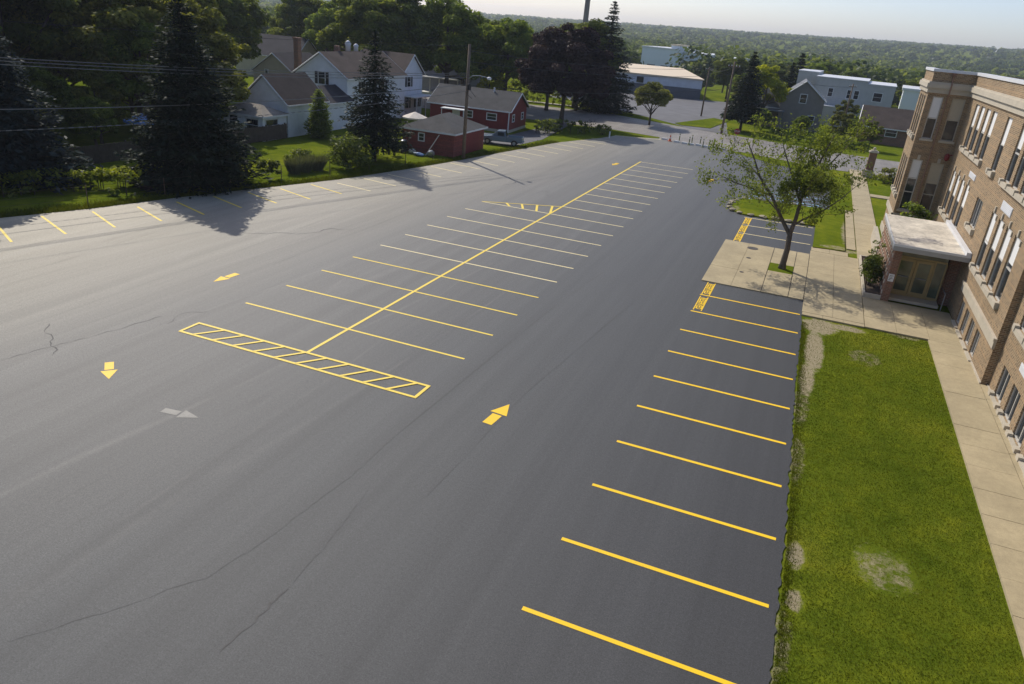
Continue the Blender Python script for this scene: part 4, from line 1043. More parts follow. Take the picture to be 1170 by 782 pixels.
def wire(a, b, sag, r_, m, label, group, n=18):
    a = Vector(a); b = Vector(b); mb = MB(); pts = []
    for k in range(n+1):
        t = k/n; p = a.lerp(b, t); p.z -= sag*4*t*(1-t); pts.append(tuple(p-a))
    mb.tube(pts, r_, 5, False); o = mb.build('overhead_wire', M[m], None, tuple(a)); tag(o, label, 'wire', group)
far = (-45.0, 17.0)
wl = 'pale overhead wire crossing in front of the left trees'
wire((-29.35,61.9,9.6), (far[0],far[1],10.2), .4, .011, 'darkwire', 'top thin dark overhead wire running left from the street lamp pole', None)
for k, (z1, z2, sg) in enumerate([(7.4, 8.6, .5), (7.25, 8.45, .52), (7.05, 8.3, .55)]): wire((-29.35,61.9,z1), (far[0],far[1],z2), sg, .020, 'wire', wl, 'bundle of pale wires across the left trees')
wire((-29.35,61.9,6.5), (far[0],far[1],5.6), .75, .024, 'wire', 'thick single pale wire below the bundle at the left', None)
# twisted cable with a beaded look
a = Vector((-29.35,61.9,5.9)); b = Vector((far[0],far[1],4.35)); mb = MB(); pts = []
for k in range(19):
    t = k/18; p = a.lerp(b, t); p.z -= .8*4*t*(1-t); pts.append(tuple(p-a))
mb.tube(pts, .012, 5, False)
for k in range(18):
    for j in range(5):
        t = j/5; p0 = Vector(pts[k]).lerp(Vector(pts[k+1]), t); p1_ = Vector(pts[k]).lerp(Vector(pts[k+1]), t+.1); mb.tube([p0, p1_], .028, 5)
tag(mb.build('twisted_cable', M['wire'], None, tuple(a)), 'lowest dashed looking twisted cable at the left edge', 'wire')
for k, z1 in enumerate((9.5, 8.6, 6.6)): wire((-29.3,62.1,z1*.97), (-12.3,108.0,z1*.9), .7, .018, 'darkwire', 'dark wire spanning from the lamp pole toward the street', 'dark wires toward the street')
wire((-12.3,108.1,8.7), (3.2,128.0,6.9), .6, .02, 'darkwire', 'dark wire between the two poles beyond the street', None)
wire((-12.3,108.1,8.7), (-18.4,128.8,7.2), .4, .02, 'darkwire', 'dark wire to the thinner pole by the warehouse lot', None)

# ------------------------------------------------------------------ houses
def gable_house(name, label, cat, loc, rz, L_, W_, he, hr, wallm, roofm, wins=(), ridge='y', oh=.25, trimm='trim', extra=None):
    """footprint x 0..-W_ (toward -x), y 0..L_; ridge along y or x; wins: (face, u, z, w, h)"""
    root = empty(name, loc, rz); tag(root, label, cat)
    add_house_body(root, -W_, 0, 0, L_, he, hr, wallm, roofm, ridge, oh, trimm)
    for w in wins: add_win(root, *w)
    return root
def add_house_body(root, x0, x1, y0, y1, he, hr, wallm, roofm, ridge='y', oh=.25, trimm='trim', z0=-.1, hip=False):
    mb = MB()
    P = [(x0,y0), (x1,y0), (x1,y1), (x0,y1)]
    for i in range(4):
        a = P[i]; b = P[(i+1) % 4]; mb.quad((*a, z0), (*b, z0), (*b, he), (*a, he))
    th = .10
    if ridge == 'y':
        xm = (x0+x1)/2
        if not hip:
            mb.tri((x0,y0,he), (x1,y0,he), (xm,y0,hr)); mb.tri((x1,y1,he), (x0,y1,he), (xm,y1,hr))
    else:
        ym = (y0+y1)/2
        if not hip:
            mb.tri((x1,y0,he), (x1,y1,he), (x1,ym,hr)); mb.tri((x0,y1,he), (x0,y0,he), (x0,ym,hr))
    mb.build('wall', M[wallm], root)
    rb = MB(); tb = MB()
    def slab(a, b, c, d):
        a, b, c, d = [Vector(p) for p in (a, b, c, d)]; up = Vector((0,0,th))
        rb.quad(*(tuple(p+up) for p in (a, b, c, d))); rb.quad(*(tuple(p) for p in (d, c, b, a)))
        for p, q_ in ((a,b), (b,c), (c,d), (d,a)): rb.quad(tuple(p), tuple(q_), tuple(q_+up), tuple(p+up))
    sl = (hr-he)/(((x1-x0) if ridge == 'y' else (y1-y0))/2); ze = he-oh*sl+.02; zr = hr+.02
    if hip:
        run = min(x1-x0, y1-y0)/2*.95
        if ridge == 'y': A = (xm, y0+run, hr); B = (xm, y1-run, hr)
        else: A = (x0+run, ym, hr); B = (x1-run, ym, hr)
        e = [(x0-oh,y0-oh,he), (x1+oh,y0-oh,he), (x1+oh,y1+oh,he), (x0-oh,y1+oh,he)]
        if ridge == 'y': rb.tri(e[0], e[1], A); rb.quad(e[1], e[2], B, A); rb.tri(e[2], e[3], B); rb.quad(e[3], e[0], A, B)
        else: rb.quad(e[0], e[1], B, A); rb.tri(e[1], e[2], B); rb.quad(e[2], e[3], A, B); rb.tri(e[3], e[0], A)
        rb.quad(e[3], e[2], e[1], e[0])
        for i in range(4):
            a = e[i]; b = e[(i+1) % 4]; tb.quad((a[0],a[1],he-.14), (b[0],b[1],he-.14), (b[0],b[1],he+.02), (a[0],a[1],he+.02))
    elif ridge == 'y':
        slab((x1+oh,y0-oh,ze), (x1+oh,y1+oh,ze), (xm,y1+oh,zr), (xm,y0-oh,zr)); slab((xm,y0-oh,zr+.001), (xm,y1+oh,zr+.001), (x0-oh,y1+oh,ze), (x0-oh,y0-oh,ze))
        for yy in (y0-oh-.03, y1+oh+.03):
            for (xa, xb) in ((x0-oh, xm), (x1+oh, xm)): tb.tube([(xa,yy,ze+.02), (xb,yy,zr+.02)], .075, 4)
        tb.box(x1+oh+.005, x1+oh+.06, y0-oh, y1+oh, ze-.06, ze+.07); tb.box(x0-oh-.06, x0-oh-.005, y0-oh, y1+oh, ze-.06, ze+.07)
    else:
        slab((x0-oh,y0-oh,ze), (x1+oh,y0-oh,ze), (x1+oh,ym,zr), (x0-oh,ym,zr)); slab((x0-oh,ym,zr+.001), (x1+oh,ym,zr+.001), (x1+oh,y1+oh,ze), (x0-oh,y1+oh,ze))
        for xx in (x0-oh-.03, x1+oh+.03):
            for (ya, yb) in ((y0-oh, ym), (y1+oh, ym)): tb.tube([(xx,ya,ze+.02), (xx,yb,zr+.02)], .075, 4)
        tb.box(x0-oh, x1+oh, y0-oh-.06, y0-oh-.005, ze-.06, ze+.07)
    rb.build('roof', M[roofm], root)
    if trimm: tb.build('roof_trim', M[trimm], root)
def add_win(root, face, u, z, w, h, plane=0., shutters=False, name='window'):
    """face 's': plane y=plane facing -y, u = x; face 'e': plane x=plane facing +x, u = y"""
    fr = MB(); gl = MB(); t = .09
    if face == 's':
        bx = lambda mb, a, b, c, d, o0, o1: mb.box(a, b, plane-o1, plane-o0, c, d)
    elif face == 'w':
        bx = lambda mb, a, b, c, d, o0, o1: mb.box(plane-o1, plane-o0, a, b, c, d)
    else:
        bx = lambda mb, a, b, c, d, o0, o1: mb.box(plane+o0, plane+o1, a, b, c, d)
    bx(fr, u-w/2-t, u-w/2, z-t, z+h+t, .002, .05); bx(fr, u+w/2, u+w/2+t, z-t, z+h+t, .002, .05); bx(fr, u-w/2, u+w/2, z+h, z+h+t, .002, .05); bx(fr, u-w/2, u+w/2, z-t, z, .002, .07); bx(fr, u-w/2, u+w/2, z+h*.5-.02, z+h*.5+.02, .012, .035)
    o = fr.build(name, M['trim'], root); bx(gl, u-w/2, u+w/2, z, z+h, .004, .012); gl.build('pane', M['glass'], o)
    if shutters:
        sb = MB(); bx(sb, u-w/2-t-.38, u-w/2-t-.02, z-.02, z+h+.02, .002, .04); sb.build('shutter', M['black'], o); sb = MB(); bx(sb, u+w/2+t+.02, u+w/2+t+.38, z-.02, z+h+.02, .002, .04); sb.build('shutter', M['black'], o)
def add_door(root, face, u, w=.95, h=2.05, plane=0., m='white'):
    mb = MB(); z0 = 0
    if face == 's': mb.box(u-w/2, u+w/2, plane-.05, plane-.002, z0, h)
    else: mb.box(plane+.002, plane+.05, u-w/2, u+w/2, z0, h)
    mb.build('door', M[m], root)

# white garage with steep brown roof
r1 = empty('white_outbuilding', (-46.3, 58.9, 0)); tag(r1, 'white sided outbuilding with steep brown roof and low hipped porch wing behind the board fence', 'house')
add_house_body(r1, -5.2, 0, 0, 6.0, 3.05, 5.3, 'whitesid', 'roofbrown')
add_house_body(r1, -5.0, .05, -3.6, -.27, 2.15, 2.95, 'whitesid', 'rooflight', ridge='x', hip=True)
add_house_body(r1, -4.2, -.02, 6.3, 10.6, 2.75, 4.0, 'whitesid', 'roofdark')
add_win(r1, 'e', 3.4, .9, .45, .5, 0); add_win(r1, 's', -1.1, .8, 1.3, 1.0, -3.6); add_win(r1, 'e', -2.4, .8, 1.6, 1.0, .05); add_win(r1, 's', -3.2, .9, .9, 1.0, -3.6)
# white two storey house
r2 = empty('white_house', (-46.9, 69.6, 0)); tag(r2, 'white two storey house with shuttered windows and grey brown roof behind the open spruce', 'house')
add_house_body(r2, -6.6, 0, 0, 12.0, 4.9, 7.1, 'whitesid', 'rooftan')
add_house_body(r2, -7.5, -.6, 12.3, 17.4, 4.9, 7.0, 'whitesid', 'rooftan', ridge='x')
add_win(r2, 's', -3.2, 4.0, .8, 1.2, 0, True); add_win(r2, 'e', 3, 3.3, .8, 1.1, 0, True); add_win(r2, 'e', 7, 3.3, .8, 1.1, 0, True); add_win(r2, 'e', 3, .9, .9, 1.2, 0, True); add_win(r2, 'e', 14.0, 3.4, .8, 1.1, -.6, True); add_win(r2, 'e', 13.6, .9, .9, 1.3, -.6, True); add_win(r2, 'e', 16.3, .9, .7, 1.3, -.6, True)
mb = MB(); mb.box(-4.0, -3.5, 3.4, 3.9, 6.6, 7.75); mb.build('chimney', M['redbrick'], r2)
mb = MB(); mb.lathe([(.28, 7.1), (.28, 7.7), (.36, 7.9), (.2, 8.15), (.05, 8.25)], -4.6, 7.0, 10); mb.lathe([(.25, 7.1), (.25, 7.6), (.30, 7.75), (.1, 7.95)], -4.0, 7.7, 10); mb.build('roof_vent', M['coping'], r2, smooth=True)
mb = MB(); mb.box(-.5, 1.4, 12.6, 17.3, 2.3, 2.42); 
for yy in (12.8, 15, 17.1): mb.tube([(1.3, yy, 0), (1.3, yy, 2.3)], .06, 6)
mb.build('porch', M['trim'], r2)
# cream house and further roofs
r3 = empty('cream_house', (-61.5, 80.0, 0)); tag(r3, 'cream gabled house with a tall brick chimney seen over the brown outbuilding roof', 'house')
add_house_body(r3, -6.5, 0, 0, 7, 3.4, 5.6, 'creamsid', 'roofdark'); add_win(r3, 's', -2.4, 2.0, .5, .8, 0); add_win(r3, 's', -4.4, 2.4, .4, 1.2, 0)
mb = MB(); mb.box(.3, .95, -.6, .05, 0, 7.6); mb.box(.22, 1.03, -.68, .13, 7.6, 7.8); mb.build('chimney', M['redbrick'], r3)
r4 = empty('blue_roofed_house', (-80, 104, 0), R(6)); tag(r4, 'distant pale house with dark blue roof among the trees above the cream house', 'house')
add_house_body(r4, -11, 0, 0, 8, 3.4, 6.2, 'creamsid', 'roofdark', ridge='x'); add_win(r4, 'e', 4, 2.2, 1, 1.2, 0); add_win(r4, 's', -4, 2.0, 1, 1.2, 0)
# grey two storey street house
r5 = empty('grey_house', (-52.3, 111.6, 0), R(4)); tag(r5, 'lavender grey two storey house with brown roof and front porch across the street', 'house')
add_house_body(r5, -8.5, 0, 0, 8, 5.2, 7.7, 'lav', 'rooftan', ridge='x'); add_win(r5, 's', -2, 3.7, .8, 1.2, 0); add_win(r5, 's', -5.5, 3.7, .8, 1.2, 0); add_win(r5, 'e', 4, 3.7, .8, 1.2, 0); add_win(r5, 'e', 4, 1, .8, 1.2, 0)
mb = MB(); mb.box(-7.6, -1.0, -2.6, -.05, 2.5, 2.66); mb.box(-7.6, -1, -2.6, -.05, 0, .35)
for k in range(5): mb.box(-7.5+k*1.55, -7.36+k*1.55, -2.5, -2.36, .35, 2.5)
mb.build('porch', M['trim'], r5); mb = MB(); mb.box(-3.0, -2.4, 3.6, 4.2, 7.2, 8.9); mb.build('chimney', M['redbrick'], r5)
# red house
r6 = empty('red_house', (-32.9, 81.0, 0), R(4)); tag(r6, 'long low red sided house with grey roof and white framed windows', 'house')
add_house_body(r6, -9.8, 0, 0, 6.6, 2.45, 4.15, 'redsid', 'roofgrey', ridge='x', oh=.3)
add_win(r6, 'e', 1.6, 1.15, .7, .7, 0); add_win(r6, 'e', 5.0, 1.15, .7, .7, 0); add_win(r6, 's', -2.1, 1.25, 1.1, .65, 0); add_win(r6, 's', -5.0, 1.25, 1.0, .65, 0)
mb = MB(); mb.box(-7.8, -4.9, -1.6, -.32, 2.0, 2.1); 
for xx in (-7.7, -5.0): mb.tube([(xx, -1.5, 0), (xx, -1.5, 2.0)], .05, 5)
mb.build('porch', M['trim'], r6); add_door(r6, 's', -6.5)
mb = MB(); mb.box(-.06, .04, -.06, .04, 0, 2.35); mb.build('corner_trim', M['trim'], r6)
mb = MB(); mb.box(-9.8, .03, -.03, 6.63, -.05, .28); mb.build('foundation', M['stone'], r6)
mb = MB(); mb.lathe([(.10, 3.9), (.10, 4.5)], -3.0, 2.9, 8); mb.build('roof_vent', M['coping'], r6)
# red garage
r7 = empty('red_garage', (-30.35, 61.9, 0), R(1)); tag(r7, 'small red brick garage with a grey hipped roof beside the utility pole', 'garage')
add_house_body(r7, -5.3, 0, 0, 6.9, 2.1, 3.35, 'redbricksid', 'roofgrey', ridge='y', hip=True, oh=.28)
add_win(r7, 's', -3.3, 1.1, .5, .6, 0); mb = MB(); mb.box(.002, .05, 2.0, 5.6, .05, 1.95)
for k in range(4): mb.box(.05, .06, 2.0, 5.6, .5*k+.08, .5*k+.1)
mb.build('garage_door', M['redsid'], r7)

# clutter beside the garage
mb = MB(); mb.tube([(0,0,0), (.85,.9,1.85)], .05, 4); tag(mb.build('leaning_plank', M['canvas'], None, (-32.55, 60.7, .02)), 'long pale plank leaning on the red garage wall', 'plank')
def bin_(loc, label, m, mt):
    root = empty('garbage_bin', loc); tag(root, label, 'bin'); mb = MB(); mb.lathe([(.24,.04), (.30,.9)], 0, 0, 10); mb.build('body', M[m], root); mb = MB(); mb.lathe([(.33,.9), (.34,.96), (.2,1.03), (.03,1.05)], 0, 0, 10); mb.build('lid', M[mt], root)
    mb = MB(); mb.tube([(.27,-.15,.1), (.27,.15,.1)], .09, 8); mb.build('wheel', M['rubber'], root)
bin_((-35.9, 61.0, 0), 'black bin with white lid left of the red garage', 'black', 'white'); bin_((-35.1, 61.2, 0), 'second black bin with grey lid, nearer the garage wall', 'black', 'metal')
def bag(loc, s_, label, m, seed, cat='bag', name='filled_bag'):
    me = rockmesh(seed); me.name = name; me.materials.clear(); me.materials.append(M[m]); o = link(name, me, None, None, (loc[0], loc[1], s_[2]*.8)); o.scale = s_; tag(o, label, cat)
bag((-34.0, 60.8, 0), (.38,.34,.26), 'small white sack on the grass beside the bins', 'white', 11); bag((-33.0, 60.2, 0), (.62,.40,.18), 'crumpled blue tarp bundle at the foot of the plank', 'tarp', 12, 'tarp', 'tarp_bundle')
bag((-32.0, 60.6, 0), (.40,.34,.36), 'grey bundle right of the blue tarp', 'metal', 13); bag((-34.7, 60.3, 0), (.28,.25,.22), 'small dark sack in front of the bins', 'black', 14)
shrub('small leafy bush in front of the garbage bins', (-34.6, 58.6, 0), .55, 1.5, 'olive', 71, 14, 300, .09, name='bush', cat='bush')
def patio(loc, label, m, h, r_):
    root = empty('patio_umbrella', loc); tag(root, label, 'umbrella'); mb = MB(); mb.tube([(0,0,0), (0,0,h)], .03, 6); mb.build('pole', M['metal'], root)
    mb = MB(); n_ = 8; P = [(r_*math.cos(2*math.pi*k/n_), r_*math.sin(2*math.pi*k/n_)) for k in range(n_)]
    for k in range(n_):
        a = P[k]; b = P[(k+1) % n_]; mb.tri((*a, h-.55), (*b, h-.55), (0,0,h)); mb.quad((*a, h-.70), (*b, h-.70), (*b, h-.55), (*a, h-.55))
    mb.build('canopy', M[m], root)
patio((-39.5, 71.0, 0), 'pale canvas parasol between the white house and red garage', 'canvas', 2.3, 1.35)
patio((-48.6, 44.2, 0), 'blue parasol glimpsed between the dark left trees', 'bluecanvas', 3.0, 1.3)

# pickup truck
def pickup(loc, rz):
    root = empty('pickup_truck', loc, rz); tag(root, 'dark blue pickup truck parked behind the red garage', 'truck')
    def ext(prof, w0, w1):
        mb = MB(); n_ = len(prof)
        L1 = [(x, -w0 if z < .95 else -w1, z) for x, z in prof]; R1 = [(x, w0 if z < .95 else w1, z) for x, z in prof]
        mb.poly(L1); mb.poly(R1[::-1])
        for i in range(n_): j = (i+1) % n_; mb.quad(L1[j], L1[i], R1[i], R1[j])
        return mb
    ext([(2.55,.42), (2.6,.85), (1.35,1.02), (.95,1.04), (-.55,1.04), (-.6,.62), (-2.5,.62), (-2.5,.42)], .92, .90).build('body', M['carblue'], root, bevel=.05)
    ext([(1.25,1.0), (.55,1.62), (-.40,1.66), (-.6,1.0)], .86, .74).build('cab', M['carblue'], root, bevel=.04)
    mb = MB(); mb.box(-2.5,-.62,-.92,-.84,.62,1.04); mb.box(-2.5,-.62,.84,.92,.62,1.04); mb.box(-2.55,-2.47,-.9,.9,.5,1.04); mb.build('cargo_bed', M['carblue'], root)
    mb = MB(); mb.quad((1.20,-.72,1.06), (1.20,.72,1.06), (.60,.66,1.58), (.60,-.66,1.58)); mb.quad((-.62,-.66,1.08), (-.62,.66,1.08), (-.45,.62,1.58), (-.45,-.62,1.58)); mb.box(-.3,.45,-.845,-.79,1.1,1.5); mb.box(-.3,.45,.79,.845,1.1,1.5); mb.build('window', M['glass'], root)
    for x in (1.65, -1.6):
        for y in (-.86, .86):
            mb = MB(); mb.tube([(x, y-.1, .36), (x, y+.1, .36)], .37, 18); w_ = mb.build('wheel', M['rubber'], root); mb = MB(); mb.tube([(x, y-.11, .36), (x, y+.11, .36)], .2, 12); mb.build('rim', M['metal'], w_)
    for y in (-.7, .7): mb = MB(); mb.box(2.57, 2.63, y-.15, y+.15, .66, .84); mb.build('headlight', M['white'], root)
    mb = MB(); mb.box(2.55, 2.66, -.9, .9, .42, .56); mb.box(-2.66, -2.55, -.9, .9, .42, .56); mb.build('bumper', M['metal'], root)
pickup((-30.2, 72.9, 0), R(-165)); bpy.data.objects['pickup_truck'].scale = (.86, .86, .86)
def sedan(loc, rz, label, m):
    root = empty('parked_car', loc, rz); tag(root, label, 'car')
    prof = [(2.2,.35), (2.25,.7), (1.2,.88), (.55,1.32), (-.7,1.36), (-1.6,.98), (-2.2,.92), (-2.25,.4)]
    mb = MB(); L1 = [(x, -.88 if z < 1 else -.68, z) for x, z in prof]; R1 = [(x, .88 if z < 1 else .68, z) for x, z in prof]; mb.poly(L1); mb.poly(R1[::-1])
    for i in range(len(prof)): j = (i+1) % len(prof); mb.quad(L1[j], L1[i], R1[i], R1[j])
    mb.build('body', M[m], root, bevel=.05)
    mb = MB(); mb.quad((1.16,-.74,.92), (1.16,.74,.92), (.60,.64,1.30), (.60,-.64,1.30)); mb.quad((-1.52,.74,1.02), (-1.52,-.74,1.02), (-.78,-.64,1.34), (-.78,.64,1.34)); mb.build('window', M['glass'], root)
    for x in (1.4, -1.4):
        for y in (-.82, .82):
            mb = MB(); mb.tube([(x, y-.1, .32), (x, y+.1, .32)], .32, 16); mb.build('wheel', M['rubber'], root)
sedan((8.8, 85.8, 0), R(95), 'grey car partly hidden beyond the end of the school', 'cargrey')

# ------------------------------------------------------------------ exit: delineators, blocks, stop sign
dl = [(-16.6,93.9), (-15.2,92.6), (-14.2,92.3), (-13.5,92.9), (-12.9,91.5), (-12.0,91.4), (-11.4,91.6), (-10.4,91.1), (-15.4,94.0)]
P0 = None
pz = [(774,161.5),(786,166),(789,162.5),(800.5,165),(804,168.5),(810.5,169.5),(815.5,167),(823.5,170.5)]
gp = [(-15.5,93.9), (-14.0,92.2), (-14.0,94.2), (-12.9,93.6), (-12.3,91.9), (-11.6,91.9), (-11.3,93.8), (-10.3,93.1)]
def delin(loc):
    root = empty('lane_post', loc); mb = MB(); mb.lathe([(.16,0), (.16,.05), (.06,.08), (.055,.95), (.02,1.0)], 0, 0, 8); mb.build('post', M['postgreen'], root)
    mb = MB(); mb.lathe([(.058,.70), (.058,.80)], 0, 0, 8); mb.build('band', M['white'], root); return root
d0 = None
for (x, y) in gp:
    if d0 is None: d0 = delin((x, y, 0)); o = d0
    else: o = copy_tree(d0); o.location = (x, y, 0)
    tag(o, 'slim dark olive post standing in the row across the lot exit', 'post', 'row of posts across the lot exit')
mb = MB(); mb.box(-.36,.36,-.15,.15,0,.17); mb.box(-.30,.30,-.11,.11,.17,.21); me0 = mb.mesh('marker_block'); me0.materials.append(M['white'])
for (x, y) in [(-17.3,93.9), (-15.6,93.0), (-14.6,92.7), (-13.8,92.6), (-12.9,92.7), (-12.1,92.4), (-11.2,92.4), (-10.1,92.2)]:
    o = link('marker_block', me0, None, None, (x, y, 0), R(-12)); tag(o, 'low white block in the row across the lot exit', 'block', 'white blocks across the lot exit')
root = empty('traffic_barrel', (-16.5, 93.2, 0)); tag(root, 'orange and white traffic marker at the left of the exit posts', 'traffic cone'); mb = MB(); mb.lathe([(.26,0), (.26,.05), (.15,.06), (.10,.45), (.04,.75)], 0, 0, 10); mb.build('cone', M['orange'], root); mb = MB(); mb.lathe([(.122,.34), (.102,.48)], 0, 0, 10); mb.build('band', M['white'], root)
root = empty('stop_sign', (-8.9, 93.7, 0), R(8)); tag(root, 'red octagonal stop sign on a thin post at the lot exit', 'sign'); mb = MB(); mb.tube([(0,.03,-.1), (0,.03,2.25)], .035, 6); mb.build('post', M['metal'], root)
mb = MB(); n_ = 8; ring = [(.36*math.cos(math.pi/8+k*math.pi/4), 2.1+.36*math.sin(math.pi/8+k*math.pi/4)) for k in range(8)]
mb.poly([(x, -.02, z) for x, z in ring]); mb.poly([(x, -.005, z) for x, z in ring[::-1]])
for k in range(8): a = ring[k]; b = ring[(k+1) % 8]; mb.quad((a[0],-.02,a[1]), (a[0],-.005,a[1]), (b[0],-.005,b[1]), (b[0],-.02,b[1]))
pl2 = mb.build('sign_plate', M['signred'], root)
cu = bpy.data.curves.new('sign_lettering', 'FONT'); cu.body = 'STOP'; cu.align_x = 'CENTER'; cu.align_y = 'CENTER'; cu.size = .26; tmp = bpy.data.objects.new('tmp', cu); COL.objects.link(tmp); bpy.context.view_layer.update(); me = bpy.data.meshes.new_from_object(tmp); bpy.data.objects.remove(tmp); me.materials.clear(); me.materials.append(M['white'])
o = link('sign_lettering', me, None, pl2, (0, -.026, 2.1)); o.rotation_euler = (R(90), 0, 0)
flat('grass_verge', [(-9.3,92.0), (-7.4,92.2), (1.8,88.4), (2.2,83.6), (1.2,83.6), (-4,86.8), (-9.0,91.4)], .008, M['grass'])
# brick gate pier
root = empty('gate_pier', (5.75, 87.0, 0)); tag(root, 'red brick gate pier with stone base and cap at the far end of the walk', 'gate pier')
mb = MB(); mb.box(-.36,.36,-.36,.36,.7,2.5); mb.build('shaft', M['redbrick'], root); mb = MB(); mb.box(-.52,.52,-.5,.5,0,.35); mb.box(-.62,-.1,-.6,-.2,.0,.75); mb.box(-.45,.45,-.45,.45,.35,.7); mb.build('base', M['stone'], root)
mb = MB(); mb.box(-.46,.46,-.46,.46,2.5,2.62); mb.box(-.3,.3,-.3,.3,2.62,2.74); mb.lathe([(.05,2.74), (.15,2.85), (.15,2.95), (.03,3.05)], 0, 0, 8); mb.build('cap', M['stone'], root)
shrub('leafy bush right of the brick gate pier', (7.4, 84.2, 0), 1.3, 1.7, 'olive', 81, 18, 200, .12, name='bush', cat='bush')

# ------------------------------------------------------------------ far right houses
r8 = empty('grey_gabled_house', (-.2, 126.5, 0), R(3)); tag(r8, 'dark grey house with a steep front gable and white framed attic window', 'house')
add_house_body(r8, -6.2, 0, 0, 8, 4.6, 7.1, 'greysid', 'roofslate'); add_win(r8, 's', -3.1, 4.0, .9, 1.2, 0); add_win(r8, 's', -1.4, 1.0, .9, 1.2, 0)
add_house_body(r8, -12.0, -6.4, 1.0, 7.5, 3.0, 6.3, 'greysid', 'roofslate', ridge='x'); add_win(r8, 's', -9, .9, .9, 1.2, 1.0)
mb = MB(); mb.box(-11.5, -5.4, -2.2, .9, 2.5, 2.62); 
for xx in (-11.3, -8.4, -5.6): mb.box(xx-.07, xx+.07, -2.1, -1.96, 0, 2.5)
mb.build('porch', M['roofslate'], r8)
mb = MB(); mb.box(-10.8, -10.2, 3.4, 4.0, 5.8, 7.4); mb.build('chimney', M['redbrick'], r8)
r9 = empty('blue_grey_building', (-2.3, 143.0, 0), R(-3)); tag(r9, 'blue grey flat roofed two storey building behind the grey gabled house', 'building')
mb = MB(); mb.box(0, 12.4, 0, 14, -.5, 7.0); mb.box(0, 8.0, 0.02, 14, 7.0, 7.4); mb.box(.3, 7.5, -2.5, -.02, -.5, 3.0); mb.build('wall', M['bluegrey'], r9)
mb = MB(); mb.box(-.15, 8.15, -.12, 14.1, 7.4, 7.52); mb.box(8.16, 12.5, -.12, 14.1, 7.0, 7.14); mb.box(.2, 7.6, -2.6, -.04, 3.0, 3.12); mb.build('roof_edge', M['coping'], r9)
for (u) in (2.6, 5.6, 6.7, 10.0): add_win(r9, 's', u, 4.5, .7 if u < 9 else 1.3, 1.3, 0)
mb = MB(); mb.box(-3.6, -.2, 5, 16, -.5, 7.9); mb.build('side_wing', M['bluegrey'], r9); mb = MB(); mb.box(-3.7, -.18, 4.9, 16.1, 7.9, 8.02); mb.build('roof_edge', M['coping'], r9)
r10 = empty('brown_ranch_house', (21.5, 120.5, 0), R(-3)); tag(r10, 'long low brown brick house with a brown roof across the street at right', 'house')
add_house_body(r10, -16, 0, 0, 8, 2.45, 4.7, 'redbrick', 'roofbrown', ridge='x', oh=.5); add_win(r10, 's', -6.2, 1.2, 2.0, 1.0, 0); add_win(r10, 's', -12, 1.2, 1.4, 1.0, 0); add_door(r10, 's', -9.2, m='trim')
mb = MB(); mb.box(-9.0, -8.5, 3.7, 4.2, 4.5, 5.3); mb.build('chimney', M['white'], r10)
# warehouse
rw = empty('warehouse', (-24.2, 163.0, 0)); tag(rw, 'long low warehouse with pale roof, white upper band and dark lower wall', 'warehouse')
A0 = (-34.0, -7.8); A1 = (0., 0.); A2 = (-12.0, 42.); A3 = (-46.0, 34.)
def band(z0, z1, inset, m, name):
    mb = MB(); P = [A0, A1, A2, A3]; mb.prism(P, z0, z1); return mb.build(name, M[m], rw)
band(-.3, 2.0, 0, 'waredark', 'lower_wall'); band(2.003, 3.7, 0, 'warewhite', 'upper_wall')
mb = MB(); P = [(-34.3,-8.2), (.35,-.25), (-11.7,42.3), (-46.3,34.3)]; mb.prism(P, 3.703, 3.95); mb.build('roof', M['warecream'], rw)
for k in range(2): mb = MB(); mb.box(-13.0-k*9, -11.6-k*9, -3.05-k*2.1, -2.7-k*2.1, 2.2, 3.3); mb.build('window', M['glass'], rw)
def bigbox(label, loc, rz, w, d, h, m, rm, name='industrial_building', doors=2):
    root = empty(name, loc, rz); tag(root, label, 'building'); mb = MB(); mb.box(0, w, 0, d, -2, h); mb.build('wall', M[m], root)
    mb = MB(); mb.box(-.3, w+.3, -.3, d+.3, h+.01, h+.5); mb.build('roof', M[rm], root)
    for k in range(doors): mb = MB(); mb.box(w*(.2+.4*k), w*(.2+.4*k)+3.5, -.08, -.01, 0, 4); mb.build('loading_door', M['waredark'], root)
bigbox('large pale industrial building far behind the warehouse', (-74.3, 322, -4.3), R(-12), 15.2, 24, 10.2, 'whitewall', 'coping'); bigbox('taller narrow pale block beside the large industrial building', (-62.6, 322, -4.3), R(-12), 3.6, 9, 11.8, 'whitewall', 'warecream', doors=1)
bigbox('pale grey industrial hall right of the large industrial building', (-57.6, 325, -4.3), R(-12), 13, 24, 9.3, 'warewhite', 'coping'); bigbox('small low pale hall nearest the dark evergreen', (-44.0, 327, -4.3), R(-12), 8, 16, 8.8, 'whitewall', 'coping', doors=1)
bigbox('white roofed shed right of the blue grey building', (13.5, 170, 0), R(-4), 16, 16, 5.6, 'whitewall', 'coping', doors=1)
bigbox('far white sliver of a building among the woods on the left', (-164, 456, -5), R(0), 9, 10, 5.2, 'whitewall', 'coping', doors=1)
mb = MB(); mb.lathe([(1.0, 0), (.8, 14), (.68, 27), (.74, 27.3), (.74, 28.2)], 0, 0, 16); tag(mb.build('smokestack', M['stack'], None, (-72, 232, 0), smooth=True), 'tall thin stack rising into the sky behind the tall evergreen', 'chimney')

# ------------------------------------------------------------------ mid distance trees
def put(src, x, y, s_, label, cat='tree', group=None, rz=None, z=0, sz=None):
    o = copy_tree(src); o.location = (x, y, z); o.rotation_euler = (0, 0, random.uniform(0, 6.28) if rz is None else rz); o.scale = (s_, s_, sz or s_)
    for k_ in ('group',):
        if k_ in o: del o[k_]
    tag(o, label, cat, group); return o
